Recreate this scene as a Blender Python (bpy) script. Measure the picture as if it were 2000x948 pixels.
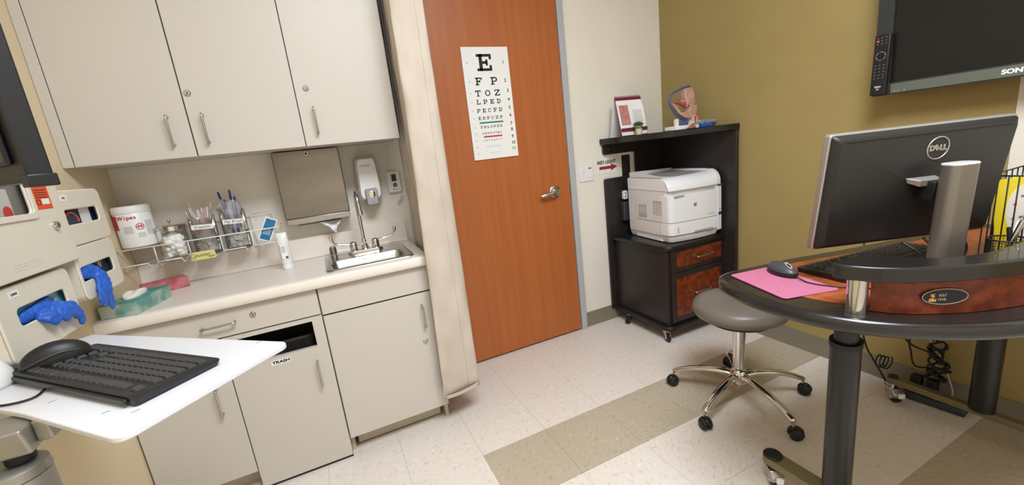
import bpy, bmesh, math, random
from mathutils import Vector, Matrix
random.seed(7)
for o in list(bpy.data.objects): bpy.data.objects.remove(o)
S = bpy.context.scene
COL = S.collection
PI = math.pi
# ------------------------------------------------------------------ camera, world, exposure, lamps
cam = bpy.data.objects.new('camera', bpy.data.cameras.new('camera'))
COL.objects.link(cam)
cam.matrix_world = Matrix(((0.90032619, 0.19184057, -0.39065324, 0.854200231),
                           (-0.42037878, 0.15095447, -0.89470354, -2.27325138),
                           (-0.11266959, 0.96974736, 0.21655397, 1.25409667), (0, 0, 0, 1)))
cam.data.sensor_width = 36; cam.data.sensor_fit = 'HORIZONTAL'
cam.data.lens = 803.656545 / 2000 * 36
cam.data.clip_start = 0.02
S.camera = cam
S.view_settings.view_transform = 'Standard'; S.view_settings.look = 'None'
S.view_settings.exposure = 0.0; S.view_settings.gamma = 1; S.view_settings.use_curve_mapping = False
w = bpy.data.worlds.new('world'); S.world = w; w.use_nodes = True
w.node_tree.nodes['Background'].inputs[0].default_value = (0.9, 0.88, 0.85, 1)
w.node_tree.nodes['Background'].inputs[1].default_value = 0.05
def area(name, loc, sx, sy, power, col, rot=(0, 0, 0)):
    l = bpy.data.lights.new(name, 'AREA'); l.shape = 'RECTANGLE'; l.size = sx; l.size_y = sy
    l.energy = power; l.color = col
    o = bpy.data.objects.new(name, l); COL.objects.link(o); o.location = loc; o.rotation_euler = rot
    return o
WHITE_L = (0.835, 0.915, 1.0)
area('ceiling_lamp_light', (1.45, -2.2, 2.69), 1.15, 0.85, 82, WHITE_L)

# ------------------------------------------------------------------ materials
def lin(c):
    return tuple(((v/255)/12.92 if v/255 <= 0.04045 else ((v/255+0.055)/1.055)**2.4) for v in c)
M = {}
def mat(name, c, rough=0.5, metal=0, noise=0.0, scale=20, bump=0.0, bscale=200, stretch=(1,1,1), trans=0, ior=1.45, spec=0.5, emit=0, coat=0, c2=None, detail=4, lo=.35, hi=.65, alpha=1):
    m = bpy.data.materials.new(name); m.use_nodes = True
    nt = m.node_tree; b = nt.nodes['Principled BSDF']; N = nt.nodes.new; Lk = nt.links.new
    b.inputs['Base Color'].default_value = (*lin(c), 1); b.inputs['Roughness'].default_value = rough
    b.inputs['Metallic'].default_value = metal; b.inputs['IOR'].default_value = ior
    b.inputs['Transmission Weight'].default_value = trans; b.inputs['Specular IOR Level'].default_value = spec
    b.inputs['Coat Weight'].default_value = coat; b.inputs['Alpha'].default_value = alpha
    if emit:
        b.inputs['Emission Color'].default_value = (*lin(c), 1); b.inputs['Emission Strength'].default_value = emit
    tc = N('ShaderNodeTexCoord'); mp = N('ShaderNodeMapping'); mp.inputs['Scale'].default_value = stretch
    Lk(tc.outputs['Object'], mp.inputs[0])
    if noise or c2:
        n = N('ShaderNodeTexNoise'); n.inputs['Scale'].default_value = scale; n.inputs['Detail'].default_value = detail
        Lk(mp.outputs[0], n.inputs['Vector'])
        r = N('ShaderNodeValToRGB'); r.color_ramp.elements[0].position = lo; r.color_ramp.elements[1].position = hi
        if c2 is None:
            a = lin(c); r.color_ramp.elements[0].color = (*[v*(1-noise) for v in a], 1)
            r.color_ramp.elements[1].color = (*[min(1, v*(1+noise)) for v in a], 1)
        else:
            r.color_ramp.elements[0].color = (*lin(c2), 1); r.color_ramp.elements[1].color = (*lin(c), 1)
        Lk(n.outputs['Fac'], r.inputs[0]); Lk(r.outputs[0], b.inputs['Base Color'])
    if bump:
        n2 = N('ShaderNodeTexNoise'); n2.inputs['Scale'].default_value = bscale; n2.inputs['Detail'].default_value = 3
        Lk(mp.outputs[0], n2.inputs['Vector'])
        bp = N('ShaderNodeBump'); bp.inputs['Strength'].default_value = bump; bp.inputs['Distance'].default_value = 0.002
        Lk(n2.outputs['Fac'], bp.inputs['Height']); Lk(bp.outputs[0], b.inputs['Normal'])
    M[name] = m
    return m
mat('wall_cream', (233, 226, 214), 0.85, noise=.02, scale=3, bump=.25, bscale=260)
mat('wall_left', (222, 205, 172), 0.85, noise=.02, scale=3, bump=.25, bscale=260)
mat('wall_olive', (162, 142, 90), 0.8, noise=.03, scale=4, bump=.3, bscale=260)
mat('ceiling', (235, 233, 228), 0.9, bump=.3, bscale=80)
mat('base_rubber', (128, 121, 104), 0.5)
mat('cabinet', (201, 193, 184), 0.42, noise=.012, scale=150, bump=.05, bscale=300)
mat('cabinet_core', (190, 178, 158), 0.6)
mat('worktop', (232, 222, 212), 0.28, noise=.02, scale=300)
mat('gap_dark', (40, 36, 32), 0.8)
mat('steel', (176, 174, 170), 0.3, 1, noise=.06, scale=8, stretch=(1, 40, 40))
mat('steel_brushed', (138, 130, 121), 0.34, 1, noise=.1, scale=5, stretch=(.6, 30, 2), bump=.1, bscale=100)
mat('steel_sink', (176, 174, 171), 0.27, 1, noise=.03, scale=3, stretch=(2, 12, 2))
mat('chrome', (215, 213, 210), 0.09, 1)
mat('chrome_soft', (190, 187, 182), 0.25, 1)
mat('white_plastic', (232, 231, 229), 0.35)
mat('warm_plastic', (222, 214, 198), 0.38, noise=.01, scale=60)
mat('label_white', (236, 235, 232), 0.5)
mat('printer_white', (232, 231, 234), 0.4, noise=.01, scale=90)
mat('printer_side', (222, 217, 215), 0.45)
mat('printer_grey', (168, 168, 170), 0.45)
mat('black_plastic', (30, 30, 31), 0.42, bump=.1, bscale=500)
mat('black_gloss', (22, 23, 26), 0.18)
mat('key_black', (56, 55, 55), 0.45)
mat('rubber', (24, 24, 25), 0.55)
mat('ink', (22, 22, 24), 0.6)
mat('grey_ink', (110, 110, 112), 0.6)
mat('red_ink', (196, 38, 60), 0.6)
mat('dark_red', (150, 42, 40), 0.6)
mat('green_ink', (30, 120, 96), 0.6)
mat('orange_label', (222, 84, 44), 0.6)
mat('glove_blue', (38, 94, 190), 0.5, noise=.12, scale=40, bump=.5, bscale=90)
mat('carton_cyan', (92, 180, 214), 0.5, c2=(190, 214, 226), scale=9, lo=.45, hi=.55)
mat('carton_navy', (24, 34, 92), 0.5)
mat('carton_dark', (52, 66, 92), 0.5)
mat('orange_print', (226, 96, 52), 0.5)
mat('paper', (240, 239, 238), 0.7)
mat('tissue', (232, 226, 216), 0.9, bump=.4, bscale=60)
mat('teal', (44, 140, 138), 0.45, c2=(120, 178, 164), scale=14, lo=.4, hi=.55, detail=6)
mat('teal_side', (96, 150, 142), 0.45, c2=(178, 192, 176), scale=16, lo=.4, hi=.6, detail=6)
mat('pink_box', (204, 126, 128), 0.5, c2=(168, 82, 88), scale=24)
mat('cotton', (250, 249, 247), 0.95, bump=.8, bscale=150)
mat('wire_white', (238, 236, 232), 0.4)
mat('glass', (245, 248, 248), 0.02, trans=1, ior=1.3)
mat('clear_film', (236, 232, 240), 0.18, trans=.75, ior=1.2)
mat('film_pink', (214, 190, 196), 0.3, trans=.35, ior=1.2, bump=.6, bscale=60)
mat('yellow_sign', (222, 212, 140), 0.5)
mat('packet_blue', (44, 122, 172), 0.4, c2=(30, 98, 150), scale=60)
mat('navy_plastic', (28, 52, 132), 0.4)
mat('door_wood', (178, 102, 52), 0.38, c2=(168, 92, 44), scale=2.2, stretch=(14, 14, .5), detail=8, lo=.3, hi=.7, bump=.05, bscale=60)
mat('frame_grey', (178, 178, 182), 0.45)
mat('curtain', (204, 192, 179), 0.85, c2=(190, 177, 163), scale=7, stretch=(1, 1, .35), detail=5, bump=.5, bscale=16)
mat('espresso', (42, 36, 35), 0.34, noise=.18, scale=14, stretch=(1, 1, 8), bump=.06, bscale=80)
mat('espresso_edge', (30, 28, 28), 0.3)
mat('desk_black', (32, 29, 28), 0.24, noise=.08, scale=60, coat=.3)
mat('column_black', (26, 24, 24), 0.32)
mat('burl', (128, 56, 28), 0.3, c2=(92, 34, 16), scale=34, detail=14, lo=.38, hi=.62, stretch=(1, 1, 1))
mat('burl_light', (162, 88, 50), 0.34, c2=(140, 68, 36), scale=40, detail=12, lo=.38, hi=.62)
mat('vinyl_grey', (112, 103, 94), 0.35, bump=.12, bscale=350)
mat('pink_pad', (178, 102, 130), 0.75, noise=.05, scale=120, bump=.3, bscale=500)
mat('mouse_grey', (62, 63, 68), 0.4)
mat('tray_white', (216, 216, 220), 0.25)
mat('tv_bezel', (52, 54, 54), 0.3, noise=.05, scale=40)
mat('tv_screen', (24, 24, 22), 0.24)
mat('tv_reflection', (98, 102, 92), 0.3)  # lighter grey-green: reflection on the lower bezel put into the colour
mat('silver_paint', (176, 170, 164), 0.35, .6)
mat('silver_column', (128, 120, 111), 0.36, .6, bump=.05, bscale=600)
mat('silver_bright', (222, 220, 220), 0.3, .3)
mat('monitor_back', (33, 31, 29), 0.42, bump=.15, bscale=700)
mat('logo_silver', (186, 178, 166), 0.35, .5)
mat('cast_metal', (160, 158, 152), 0.38, .8, noise=.05, scale=20)
mat('foot_metal', (132, 122, 92), 0.5, .6)
mat('yellow', (238, 214, 24), 0.5)
mat('skin_model', (198, 160, 142), 0.4, c2=(176, 134, 120), scale=30)
mat('red_model', (160, 84, 80), 0.35)
mat('pink_model', (222, 134, 130), 0.4)
mat('blue_model', (76, 90, 132), 0.35)
mat('blue_bright', (30, 92, 196), 0.35)
mat('leaf', (64, 92, 52), 0.6, noise=.3, scale=60)
mat('pot_green', (122, 130, 84), 0.5)
mat('pot_cream', (222, 214, 176), 0.5)
mat('maroon', (112, 28, 52), 0.5)
mat('card_pink', (196, 140, 134), 0.6, c2=(178, 112, 108), scale=40)
mat('screen_dark', (66, 74, 70), 0.2)
mat('liner_grey', (128, 122, 116), 0.5)
mat('liner_label', (186, 182, 178), 0.5)
mat('outlet_dark', (50, 58, 66), 0.5)
mat('gold', (206, 156, 84), 0.4)
mat('diffuser', (255, 250, 240), 0.5, emit=3.0)
mat('caution_red', (190, 60, 50), 0.5)
mat('cord_white', (190, 186, 178), 0.5)

def thin_glass(name, tint, refl=.12, rough=.03, haze=0.0, hz=(235, 235, 238)):
    m = bpy.data.materials.new(name); m.use_nodes = True; nt = m.node_tree; N = nt.nodes.new; Lk = nt.links.new
    nt.nodes.remove(nt.nodes['Principled BSDF']); o = nt.nodes['Material Output']
    tr = N('ShaderNodeBsdfTransparent'); tr.inputs[0].default_value = (*tint, 1)
    gl = N('ShaderNodeBsdfGlossy'); gl.inputs['Roughness'].default_value = rough
    df = N('ShaderNodeBsdfDiffuse'); df.inputs[0].default_value = (*lin(hz), 1)
    fr = N('ShaderNodeFresnel'); fr.inputs[0].default_value = 1.45
    ad = N('ShaderNodeMath'); ad.operation = 'MULTIPLY_ADD'; ad.inputs[1].default_value = .9; ad.inputs[2].default_value = refl*.3
    Lk(fr.outputs[0], ad.inputs[0])
    m1 = N('ShaderNodeMixShader'); m1.inputs[0].default_value = haze; Lk(tr.outputs[0], m1.inputs[1]); Lk(df.outputs[0], m1.inputs[2])
    m2 = N('ShaderNodeMixShader'); Lk(ad.outputs[0], m2.inputs[0]); Lk(m1.outputs[0], m2.inputs[1]); Lk(gl.outputs[0], m2.inputs[2])
    Lk(m2.outputs[0], o.inputs[0]); M[name] = m
thin_glass('glass', (.985, .99, .99), .06)
thin_glass('clear_film', (.93, .92, .95), .2, .15, .22)
thin_glass('film_pink', (.92, .84, .87), .2, .2, .45, (216, 192, 198))
def floor_material(name, base, dark, light):
    m = bpy.data.materials.new(name); m.use_nodes = True; nt = m.node_tree; N = nt.nodes.new; Lk = nt.links.new
    b = nt.nodes['Principled BSDF']; b.inputs['Roughness'].default_value = 0.42
    g = N('ShaderNodeNewGeometry'); oi = N('ShaderNodeObjectInfo')
    mu = N('ShaderNodeMath'); mu.operation = 'MULTIPLY'; mu.inputs[1].default_value = 6.28
    Lk(oi.outputs['Random'], mu.inputs[0])
    vr = N('ShaderNodeVectorRotate'); vr.rotation_type = 'Z_AXIS'
    Lk(g.outputs['Position'], vr.inputs['Vector']); Lk(mu.outputs[0], vr.inputs['Angle'])
    mp = N('ShaderNodeMapping'); mp.inputs['Scale'].default_value = (38, 95, 1); Lk(vr.outputs[0], mp.inputs[0])
    n = N('ShaderNodeTexNoise'); n.inputs['Scale'].default_value = 1; n.inputs['Detail'].default_value = 3; Lk(mp.outputs[0], n.inputs['Vector'])
    r = N('ShaderNodeValToRGB'); e = r.color_ramp.elements
    e[0].position = .3; e[0].color = (*lin(dark), 1); e[1].position = .42; e[1].color = (*lin(base), 1)
    x = e.new(.6); x.color = (*lin(base), 1); x = e.new(.72); x.color = (*lin(light), 1)
    Lk(n.outputs['Fac'], r.inputs[0]); Lk(r.outputs[0], b.inputs['Base Color'])
    M[name] = m
floor_material('tile_light', (225, 215, 206), (204, 192, 181), (238, 231, 224))
floor_material('tile_dark', (184, 171, 150), (164, 150, 126), (202, 192, 172))
floor_material('tile_joint', (150, 140, 126), (140, 130, 116), (156, 148, 134))

# ------------------------------------------------------------------ mesh builder
def tm(loc=(0, 0, 0), rz=0, rx=0, ry=0):
    return Matrix.Translation(loc) @ Matrix.Rotation(rz, 4, 'Z') @ Matrix.Rotation(ry, 4, 'Y') @ Matrix.Rotation(rx, 4, 'X')
ROOT = {}
def rootmat(o):
    while o.parent: o = o.parent
    return ROOT.get(o.name, Matrix.Identity(4))
class MB:
    def __init__(s, T=None): s.b = bmesh.new(); s.T = T or Matrix.Identity(4)
    def vs(s, pts): return [s.b.verts.new(s.T @ Vector(p)) for p in pts]
    def face(s, vv):
        try: return s.b.faces.new(vv)
        except ValueError: return None
    def poly(s, pts): s.face(s.vs(pts)); return s
    def box(s, x0, x1, y0, y1, z0, z1):
        v = s.vs([(x, y, z) for z in (z0, z1) for y in (y0, y1) for x in (x0, x1)])
        for f in ((0,2,3,1), (4,5,7,6), (0,1,5,4), (2,6,7,3), (0,4,6,2), (1,3,7,5)): s.face([v[i] for i in f])
        return s
    def loft(s, rings, cap=True, closed=True):
        R = [s.vs(r) for r in rings]; n = len(R[0])
        for a, c in zip(R[:-1], R[1:]):
            for i in range(n if closed else n-1): s.face([a[i], a[(i+1) % n], c[(i+1) % n], c[i]])
        if cap and closed: s.face(R[0][::-1]); s.face(R[-1])
        return s
    def prism(s, pts, z0, z1):          # polygon in xy
        return s.loft([[(p[0], p[1], z0) for p in pts], [(p[0], p[1], z1) for p in pts]])
    def prism_x(s, pts, x0, x1):        # polygon in yz
        return s.loft([[(x0, p[0], p[1]) for p in pts], [(x1, p[0], p[1]) for p in pts]])
    def prism_y(s, pts, y0, y1):        # polygon in xz
        return s.loft([[(p[0], y0, p[1]) for p in pts], [(p[0], y1, p[1]) for p in pts]])
    def ring(s, outer, inner):          # closed solid ring; outer/inner = (front pts, back pts) same count
        A, B = s.vs(outer[0]), s.vs(outer[1]); C, D = s.vs(inner[0]), s.vs(inner[1]); n = len(A)
        for i in range(n):
            j = (i+1) % n
            s.face([A[i], A[j], C[j], C[i]]); s.face([B[j], B[i], D[i], D[j]])
            s.face([A[j], A[i], B[i], B[j]]); s.face([C[i], C[j], D[j], D[i]])
        return s
    def cyl(s, p0, p1, r0, r1=None, n=20, cap=True):
        return s.tube([p0, p1], [r0, r0 if r1 is None else r1], n, cap)
    def tube(s, pts, r, n=8, cap=True, closed=False, sc=(1, 1), up=None):
        P = [Vector(p) for p in pts]; m = len(P); rr = r if isinstance(r, (list, tuple)) else [r]*m
        prev = None; rings = []
        for i in range(m):
            a = P[i-1] if (i or closed) else P[0]; c = P[(i+1) % m] if (i < m-1 or closed) else P[-1]
            t = (c-a).normalized() if (c-a).length > 1e-9 else Vector((0, 0, 1))
            if prev is None:
                u = Vector(up) if up else (Vector((0, 0, 1)) if abs(t.z) < .9 else Vector((1, 0, 0)))
            else: u = prev
            u = (u - t*u.dot(t)).normalized(); prev = u; v = t.cross(u)
            rings.append([P[i] + (u*math.cos(2*PI*k/n)*sc[0] + v*math.sin(2*PI*k/n)*sc[1])*rr[i] for k in range(n)])
        if closed:
            R = [s.vs(q) for q in rings]
            for i in range(m):
                a, c = R[i], R[(i+1) % m]
                for k in range(n): s.face([a[k], a[(k+1) % n], c[(k+1) % n], c[k]])
            return s
        return s.loft(rings, cap)
    def lathe(s, prof, c=(0, 0, 0), n=32, axis='z', sc=(1, 1), cap=True):
        rings = []
        for r, h in prof:
            q = []
            for k in range(n):
                a = 2*PI*k/n; x, y = max(r, 1e-5)*math.cos(a)*sc[0], max(r, 1e-5)*math.sin(a)*sc[1]
                q.append({'z': (c[0]+x, c[1]+y, c[2]+h), 'y': (c[0]+x, c[1]+h, c[2]+y), 'x': (c[0]+h, c[1]+x, c[2]+y)}[axis])
            rings.append(q)
        return s.loft(rings, cap)
    def ball(s, c, r, n=12, m=8, sc=(1, 1, 1)):
        rings = [[(c[0]+r*sc[0]*math.sin(PI*j/m)*math.cos(2*PI*k/n), c[1]+r*sc[1]*math.sin(PI*j/m)*math.sin(2*PI*k/n), c[2]+r*sc[2]*math.cos(PI*j/m)) for k in range(n)] for j in range(m+1)]
        rings[0] = [(c[0]+1e-5*math.cos(2*PI*k/n), c[1]+1e-5*math.sin(2*PI*k/n), c[2]+r*sc[2]) for k in range(n)]
        rings[-1] = [(c[0]+1e-5*math.cos(2*PI*k/n), c[1]+1e-5*math.sin(2*PI*k/n), c[2]-r*sc[2]) for k in range(n)]
        return s.loft(rings)
    def build(s, name, m, parent=None, smooth=False, bev=0, seg=2, label=None, kind=None, sub=0, jitter=0):
        if jitter:
            for v in s.b.verts: v.co += Vector([random.uniform(-jitter, jitter) for _ in range(3)])
        bmesh.ops.recalc_face_normals(s.b, faces=s.b.faces[:])
        me = bpy.data.meshes.new(name); s.b.to_mesh(me); s.b.free()
        if parent: me.transform(rootmat(parent).inverted())
        me.materials.append(M[m])
        if smooth:
            me.shade_smooth()
            if smooth != 'all':
                me.set_sharp_from_angle(angle=math.radians(40))
        o = bpy.data.objects.new(name, me); COL.objects.link(o)
        if parent: o.parent = parent
        if bev:
            q = o.modifiers.new('bevel', 'BEVEL'); q.width = bev; q.segments = seg; q.limit_method = 'ANGLE'
            if not smooth: me.shade_smooth(); me.set_sharp_from_angle(angle=math.radians(30))
        if sub:
            q = o.modifiers.new('sub', 'SUBSURF'); q.levels = sub; q.render_levels = sub
        if label: o['label'] = label
        if kind: o['kind'] = kind
        return o
def thing(name, label, cat, loc=(0, 0, 0), rz=0, group=None, T=None):
    o = bpy.data.objects.new(name, None); COL.objects.link(o); o.empty_display_size = .05
    o.matrix_world = T if T is not None else tm(loc, rz)
    ROOT[o.name] = o.matrix_world.copy() if T is not None else tm(loc, rz)
    o['label'] = label; o['category'] = cat
    if group: o['group'] = group
    return o
def tag(o, label, cat, group=None, kind=None):
    o['label'] = label; o['category'] = cat
    if group: o['group'] = group
    if kind: o['kind'] = kind
    return o
def rrect(w, h, r, n=5):                 # rounded rectangle centred, counter-clockwise
    P = []
    for cx, cy, a0 in ((w/2-r, h/2-r, 0), (-w/2+r, h/2-r, PI/2), (-w/2+r, -h/2+r, PI), (w/2-r, -h/2+r, 1.5*PI)):
        for k in range(n+1): a = a0 + PI/2*k/n; P.append((cx+r*math.cos(a), cy+r*math.sin(a)))
    return P
def smooth_path(P, k=6, closed=False):
    P = [Vector(p) for p in P]; n = len(P); out = []
    for i in range(n if closed else n-1):
        p0 = P[i-1] if (i or closed) else P[0]*2-P[1]; p1 = P[i]; p2 = P[(i+1) % n]
        p3 = P[(i+2) % n] if (closed or i+2 < n) else P[-1]*2-P[-2]
        for j in range(k):
            t = j/k
            out.append(0.5*((2*p1)+(p2-p0)*t+(2*p0-5*p1+4*p2-p3)*t*t+(3*p1-p0-3*p2+p3)*t**3))
    if not closed: out.append(P[-1])
    return out
def text(s, size, T, m, parent, name='lettering', extr=.0006, bold=0, align='CENTER', sx=1, shear=0):
    c = bpy.data.curves.new('t', 'FONT'); c.body = s; c.size = size; c.extrude = extr; c.offset = bold
    c.align_x = align; c.align_y = 'CENTER'; c.resolution_u = 3; c.shear = shear
    o = bpy.data.objects.new('t', c); COL.objects.link(o)
    me = bpy.data.meshes.new_from_object(o); bpy.data.objects.remove(o); bpy.data.curves.remove(c)
    me.transform(Matrix.Diagonal((sx, 1, 1, 1))); me.transform(T); me.transform(rootmat(parent).inverted())
    me.materials.clear(); me.materials.append(M[m]); me.name = name
    q = bpy.data.objects.new(name, me); COL.objects.link(q); q.parent = parent
    return q
def frame(o, x, y):                       # matrix whose X,Y axes are x,y at origin o
    x = Vector(x).normalized(); y = Vector(y).normalized(); z = x.cross(y)
    R = Matrix((x, y, z)).transposed().to_4x4(); R.translation = Vector(o); return R
def face_y(x, y, z): return frame((x, y, z), (1, 0, 0), (0, 0, 1))      # text readable from -y
def face_x(x, y, z): return frame((x, y, z), (0, 1, 0), (0, 0, 1))      # text readable from +x
def face_mx(x, y, z): return frame((x, y, z), (0, -1, 0), (0, 0, 1))    # readable from -x
def squiggle(T, w, h, rows, m, parent, name='print_lines', fill=.55):   # rows of tiny print as thin relief bars
    mb = MB(T)
    for r in range(rows):
        y = h/2-(r+.5)*h/rows; x = -w/2
        while x < w/2-.002:
            l = min(random.uniform(.08, .3)*w, w/2-x)
            mb.box(x, x+l*.85, y-h/rows*fill/2, y+h/rows*fill/2, 0, .0004); x += l
    return mb.build(name, m, parent)
XL, XR, YB, H = .07, 3.1, -3.9, 2.75

# ------------------------------------------------------------------ setting
def struct(mb, name, m, **k):
    o = mb.build(name, m, **k); o['kind'] = 'structure'; return o
wb = struct(MB().box(XL-.1, XR+.1, 0, .1, -.02, H), 'wall_back', 'wall_cream')
wl = struct(MB().box(XL-.1, XL, YB, 0, -.02, H), 'wall_left', 'wall_left')
wr = struct(MB().box(XR, XR+.1, -1.655, 0, -.02, H), 'wall_right', 'wall_olive')
struct(MB().box(XR, XR+.1, YB, -1.655, -.02, .86), 'wall_right', 'wall_olive')
struct(MB().box(XR, XR+.1, YB, -1.655, .86, H), 'wall_right', 'wall_cream')
struct(MB().box(XL-.1, XR+.1, YB-.1, YB, -.02, H), 'wall_front', 'wall_cream')
struct(MB().box(XL-.1, XR+.1, YB-.1, .1, H, H+.08), 'ceiling', 'ceiling')
fl = struct(MB().box(XL-.1, XR+.1, YB-.1, .1, -.06, -.0045), 'floor', 'tile_joint')
T_ = .3048; gx, gy = 1.257, -.782; meshes = {}
for i in range(-4, 8):
    for j in range(-11, 4):
        x0, x1 = max(gx+i*T_, XL), min(gx+(i+1)*T_, XR); y0, y1 = max(gy+(j-1)*T_, YB), min(gy+j*T_, 0)
        if x1-x0 < .01 or y1-y0 < .01: continue
        dark = (j in (0, -3)) and i >= 0
        key = (round(x1-x0, 4), round(y1-y0, 4), dark)
        if key in meshes: o = meshes[key].copy(); COL.objects.link(o)
        else:
            a, b = (x1-x0)/2-.0004, (y1-y0)/2-.0004
            o = MB().box(-a, a, -b, b, -.0045, 0).build('floor_tile', 'tile_dark' if dark else 'tile_light', fl)
            if dark: o['label'] = 'darker taupe floor tile'
            meshes[key] = o
        o.location = ((x0+x1)/2, (y0+y1)/2, 0)
# baseboards with a coved foot
def bb(pts_xy, name):
    prof = [(0, .1), (.004, .1), (.005, .02), (.014, .003), (.014, 0), (0, 0)]
    (xa, ya, nx, ny), (xb, yb) = pts_xy
    mb = MB().loft([[(xa+nx*d, ya+ny*d, z) for d, z in prof], [(xb+nx*d, yb+ny*d, z) for d, z in prof]])
    return struct(mb, name, 'base_rubber', smooth=True)
bb(((2.332, 0, 0, -1), (XR-.0005, 0)), 'baseboard_back')
bb(((XR, -.0, -1, 0), (XR, -3.8)), 'baseboard_right')
bb(((XL, -.47, 1, 0), (XL, -3.8)), 'baseboard_left')
# ceiling lamps (outside the frame)
for x, y in ((1.45, -2.2),):
    t = thing('ceiling_lamp', 'recessed ceiling light panel over the middle of the room', 'light', (x, y, 2.74))
    MB().box(x-.62, x+.62, y-.47, y+.47, 2.735, 2.7495).build('lamp_frame', 'white_plastic', t)
    MB().box(x-.59, x+.59, y-.44, y+.44, 2.73, 2.7345).build('diffuser', 'diffuser', t)

# ------------------------------------------------------------------ door
d = struct(MB().box(1.372, 2.281, -.026, -.0005, .012, 2.13), 'door_1', 'door_wood', bev=.002)
d['label'] = 'reddish brown wood veneer door'
struct(MB().box(1.36, 2.2995, -.006, -.0003, .0, .0115), 'door_gap', 'gap_dark', parent=d)
mb = MB().lathe([(.0, -.034), (.031, -.034), (.038, -.030), (.039, -.0262)], (2.166, 0, .974), 32, 'y')
rose = mb.build('rose', 'chrome_soft', d, smooth=True)
MB().tube(smooth_path([(2.166, -.031, .974), (2.166, -.055, .974), (2.155, -.068, .974), (2.12, -.072, .972), (2.08, -.068, .967), (2.052, -.06, .962)], 5), [.0145]*8+[.0135]*8+[.0125]*10, 12, sc=(.9, 1)).build('door_lever', 'chrome', d, smooth=True)
MB().box(2.2815, 2.2835, -.024, -.004, .93, 1.01).build('latch_plate', 'gap_dark', d)
fr = MB().box(2.287, 2.33, -.03, -.0003, 0, 2.19).box(2.283, 2.287, -.014, -.0003, 0, 2.19)
struct(fr, 'trim_1', 'frame_grey', bev=.002)['label'] = 'grey painted metal door frame jamb'
struct(MB().box(1.3, 2.33, -.03, -.0003, 2.145, 2.19), 'trim_2', 'frame_grey', bev=.002)
struct(MB().box(1.325, 1.368, -.03, -.0003, 0, 2.144), 'trim_3', 'frame_grey', bev=.002)

# ------------------------------------------------------------------ eye chart
CY = -.034
t = thing('eye_chart', 'white eye chart sign with rows of black letters mounted on the door', 'chart', (1.8, CY, 1.22))
MB().box(1.663, 1.94, CY, -.0265, 1.222, 1.823).build('board', 'label_white', t, bev=.0015)
def slab(mb, ch, cx, cz, s, T):          # slab-serif optotype drawn on a 5x5 grid
    u = s/5; e = T
    def r(a, b, c, d_): mb.box(cx-s/2+a*u, cx-s/2+b*u, e-.0007, e, cz-s/2+c*u, cz-s/2+d_*u)
    def arc(x0, z0, rx, rz, a0, a1, th, n=10):
        for k in range(n):
            A, B = math.radians(a0+(a1-a0)*k/n), math.radians(a0+(a1-a0)*(k+1)/n)
            q = [(x0+rx*math.cos(A), z0+rz*math.sin(A)), (x0+rx*math.cos(B), z0+rz*math.sin(B)), (x0+(rx-th)*math.cos(B), z0+(rz-th*.8)*math.sin(B)), (x0+(rx-th)*math.cos(A), z0+(rz-th*.8)*math.sin(A))]
            mb.prism_y([(cx-s/2+p*u, cz-s/2+v*u) for p, v in q], e-.0007, e)
    if ch in 'EF':
        r(.8, 1.9, 0, 5); r(0, 5, 4.2, 5); r(4.2, 5, 3.4, 4.2); r(1.9, 3.4, 2.1, 2.9); r(3.0, 3.7, 1.6, 3.4)
        if ch == 'E': r(0, 5, 0, .8); r(4.2, 5, .8, 1.7)
        else: r(0, 2.8, 0, .7)
    elif ch == 'P': r(.8, 1.8, 0, 5); r(0, 2.8, 0, .7); r(0, 3.4, 4.2, 5); r(1.8, 3.4, 1.8, 2.5); arc(3.3, 3.4, 1.7, 1.6, -90, 90, 1)
    elif ch == 'D': r(.8, 1.8, 0, 5); r(0, 2.6, 4.2, 5); r(0, 2.6, 0, .8); arc(2.5, 2.5, 2.5, 2.5, -90, 90, 1)
    elif ch == 'T': r(2, 3, 0, 5); r(0, 5, 4.2, 5); r(0, .8, 3.4, 4.2); r(4.2, 5, 3.4, 4.2); r(1.2, 3.8, 0, .7)
    elif ch == 'L': r(.9, 1.9, 0, 5); r(0, 2.8, 4.3, 5); r(0, 5, 0, .8); r(4.2, 5, .8, 1.9)
    elif ch == 'O': arc(2.5, 2.5, 2.5, 2.5, 0, 360, .95, 18)
    elif ch == 'C': arc(2.5, 2.5, 2.5, 2.5, 40, 320, .95, 14); r(4.0, 4.6, 3.2, 4.6)
    elif ch == 'Z': r(0, 5, 4.2, 5); r(0, 5, 0, .8); r(0, .8, 3.4, 4.2); r(4.2, 5, .8, 1.6); mb.prism_y([(cx-s/2+p*u, cz-s/2+v*u) for p, v in ((3.6, 4.3), (5, 4.3), (1.4, .7), (0, .7))], e-.0007, e)
rows = [('E', 1.742, .088, 1), ('FP', 1.645, .04, .092), ('TOZ', 1.582, .032, .058), ('LPED', 1.536, .024, .041), ('PECFD', 1.49, .0205, .0335), ('EDFCZP', 1.449, .0165, .0265), ('FELOPZD', 1.401, .013, .02), ('DEFPOTEC', 1.366, .010, .0155), ('LEFODPCT', 1.327, .007, .0155), ('FDPLTCEO', 1.292, .0045, .0115), ('PEZOLCFTD', 1.256, .003, .0075)]
for ri, (s_, z, sz, pitch) in enumerate(rows):
    mb = MB()
    for k, ch in enumerate(s_):
        slab(mb, ch, 1.79+(k-(len(s_)-1)/2)*pitch, z, sz, CY)
        if ri < 8: mb.build('letter', 'ink', t); mb = MB()
    if ri >= 8: mb.build('small_letters', 'ink', t, kind='stuff')
MB().box(1.72, 1.865, CY-.0007, CY, 1.42, 1.428).build('green_bar', 'green_ink', t)
MB().box(1.735, 1.85, CY-.0007, CY, 1.343, 1.351).build('red_bar', 'red_ink', t)
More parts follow.
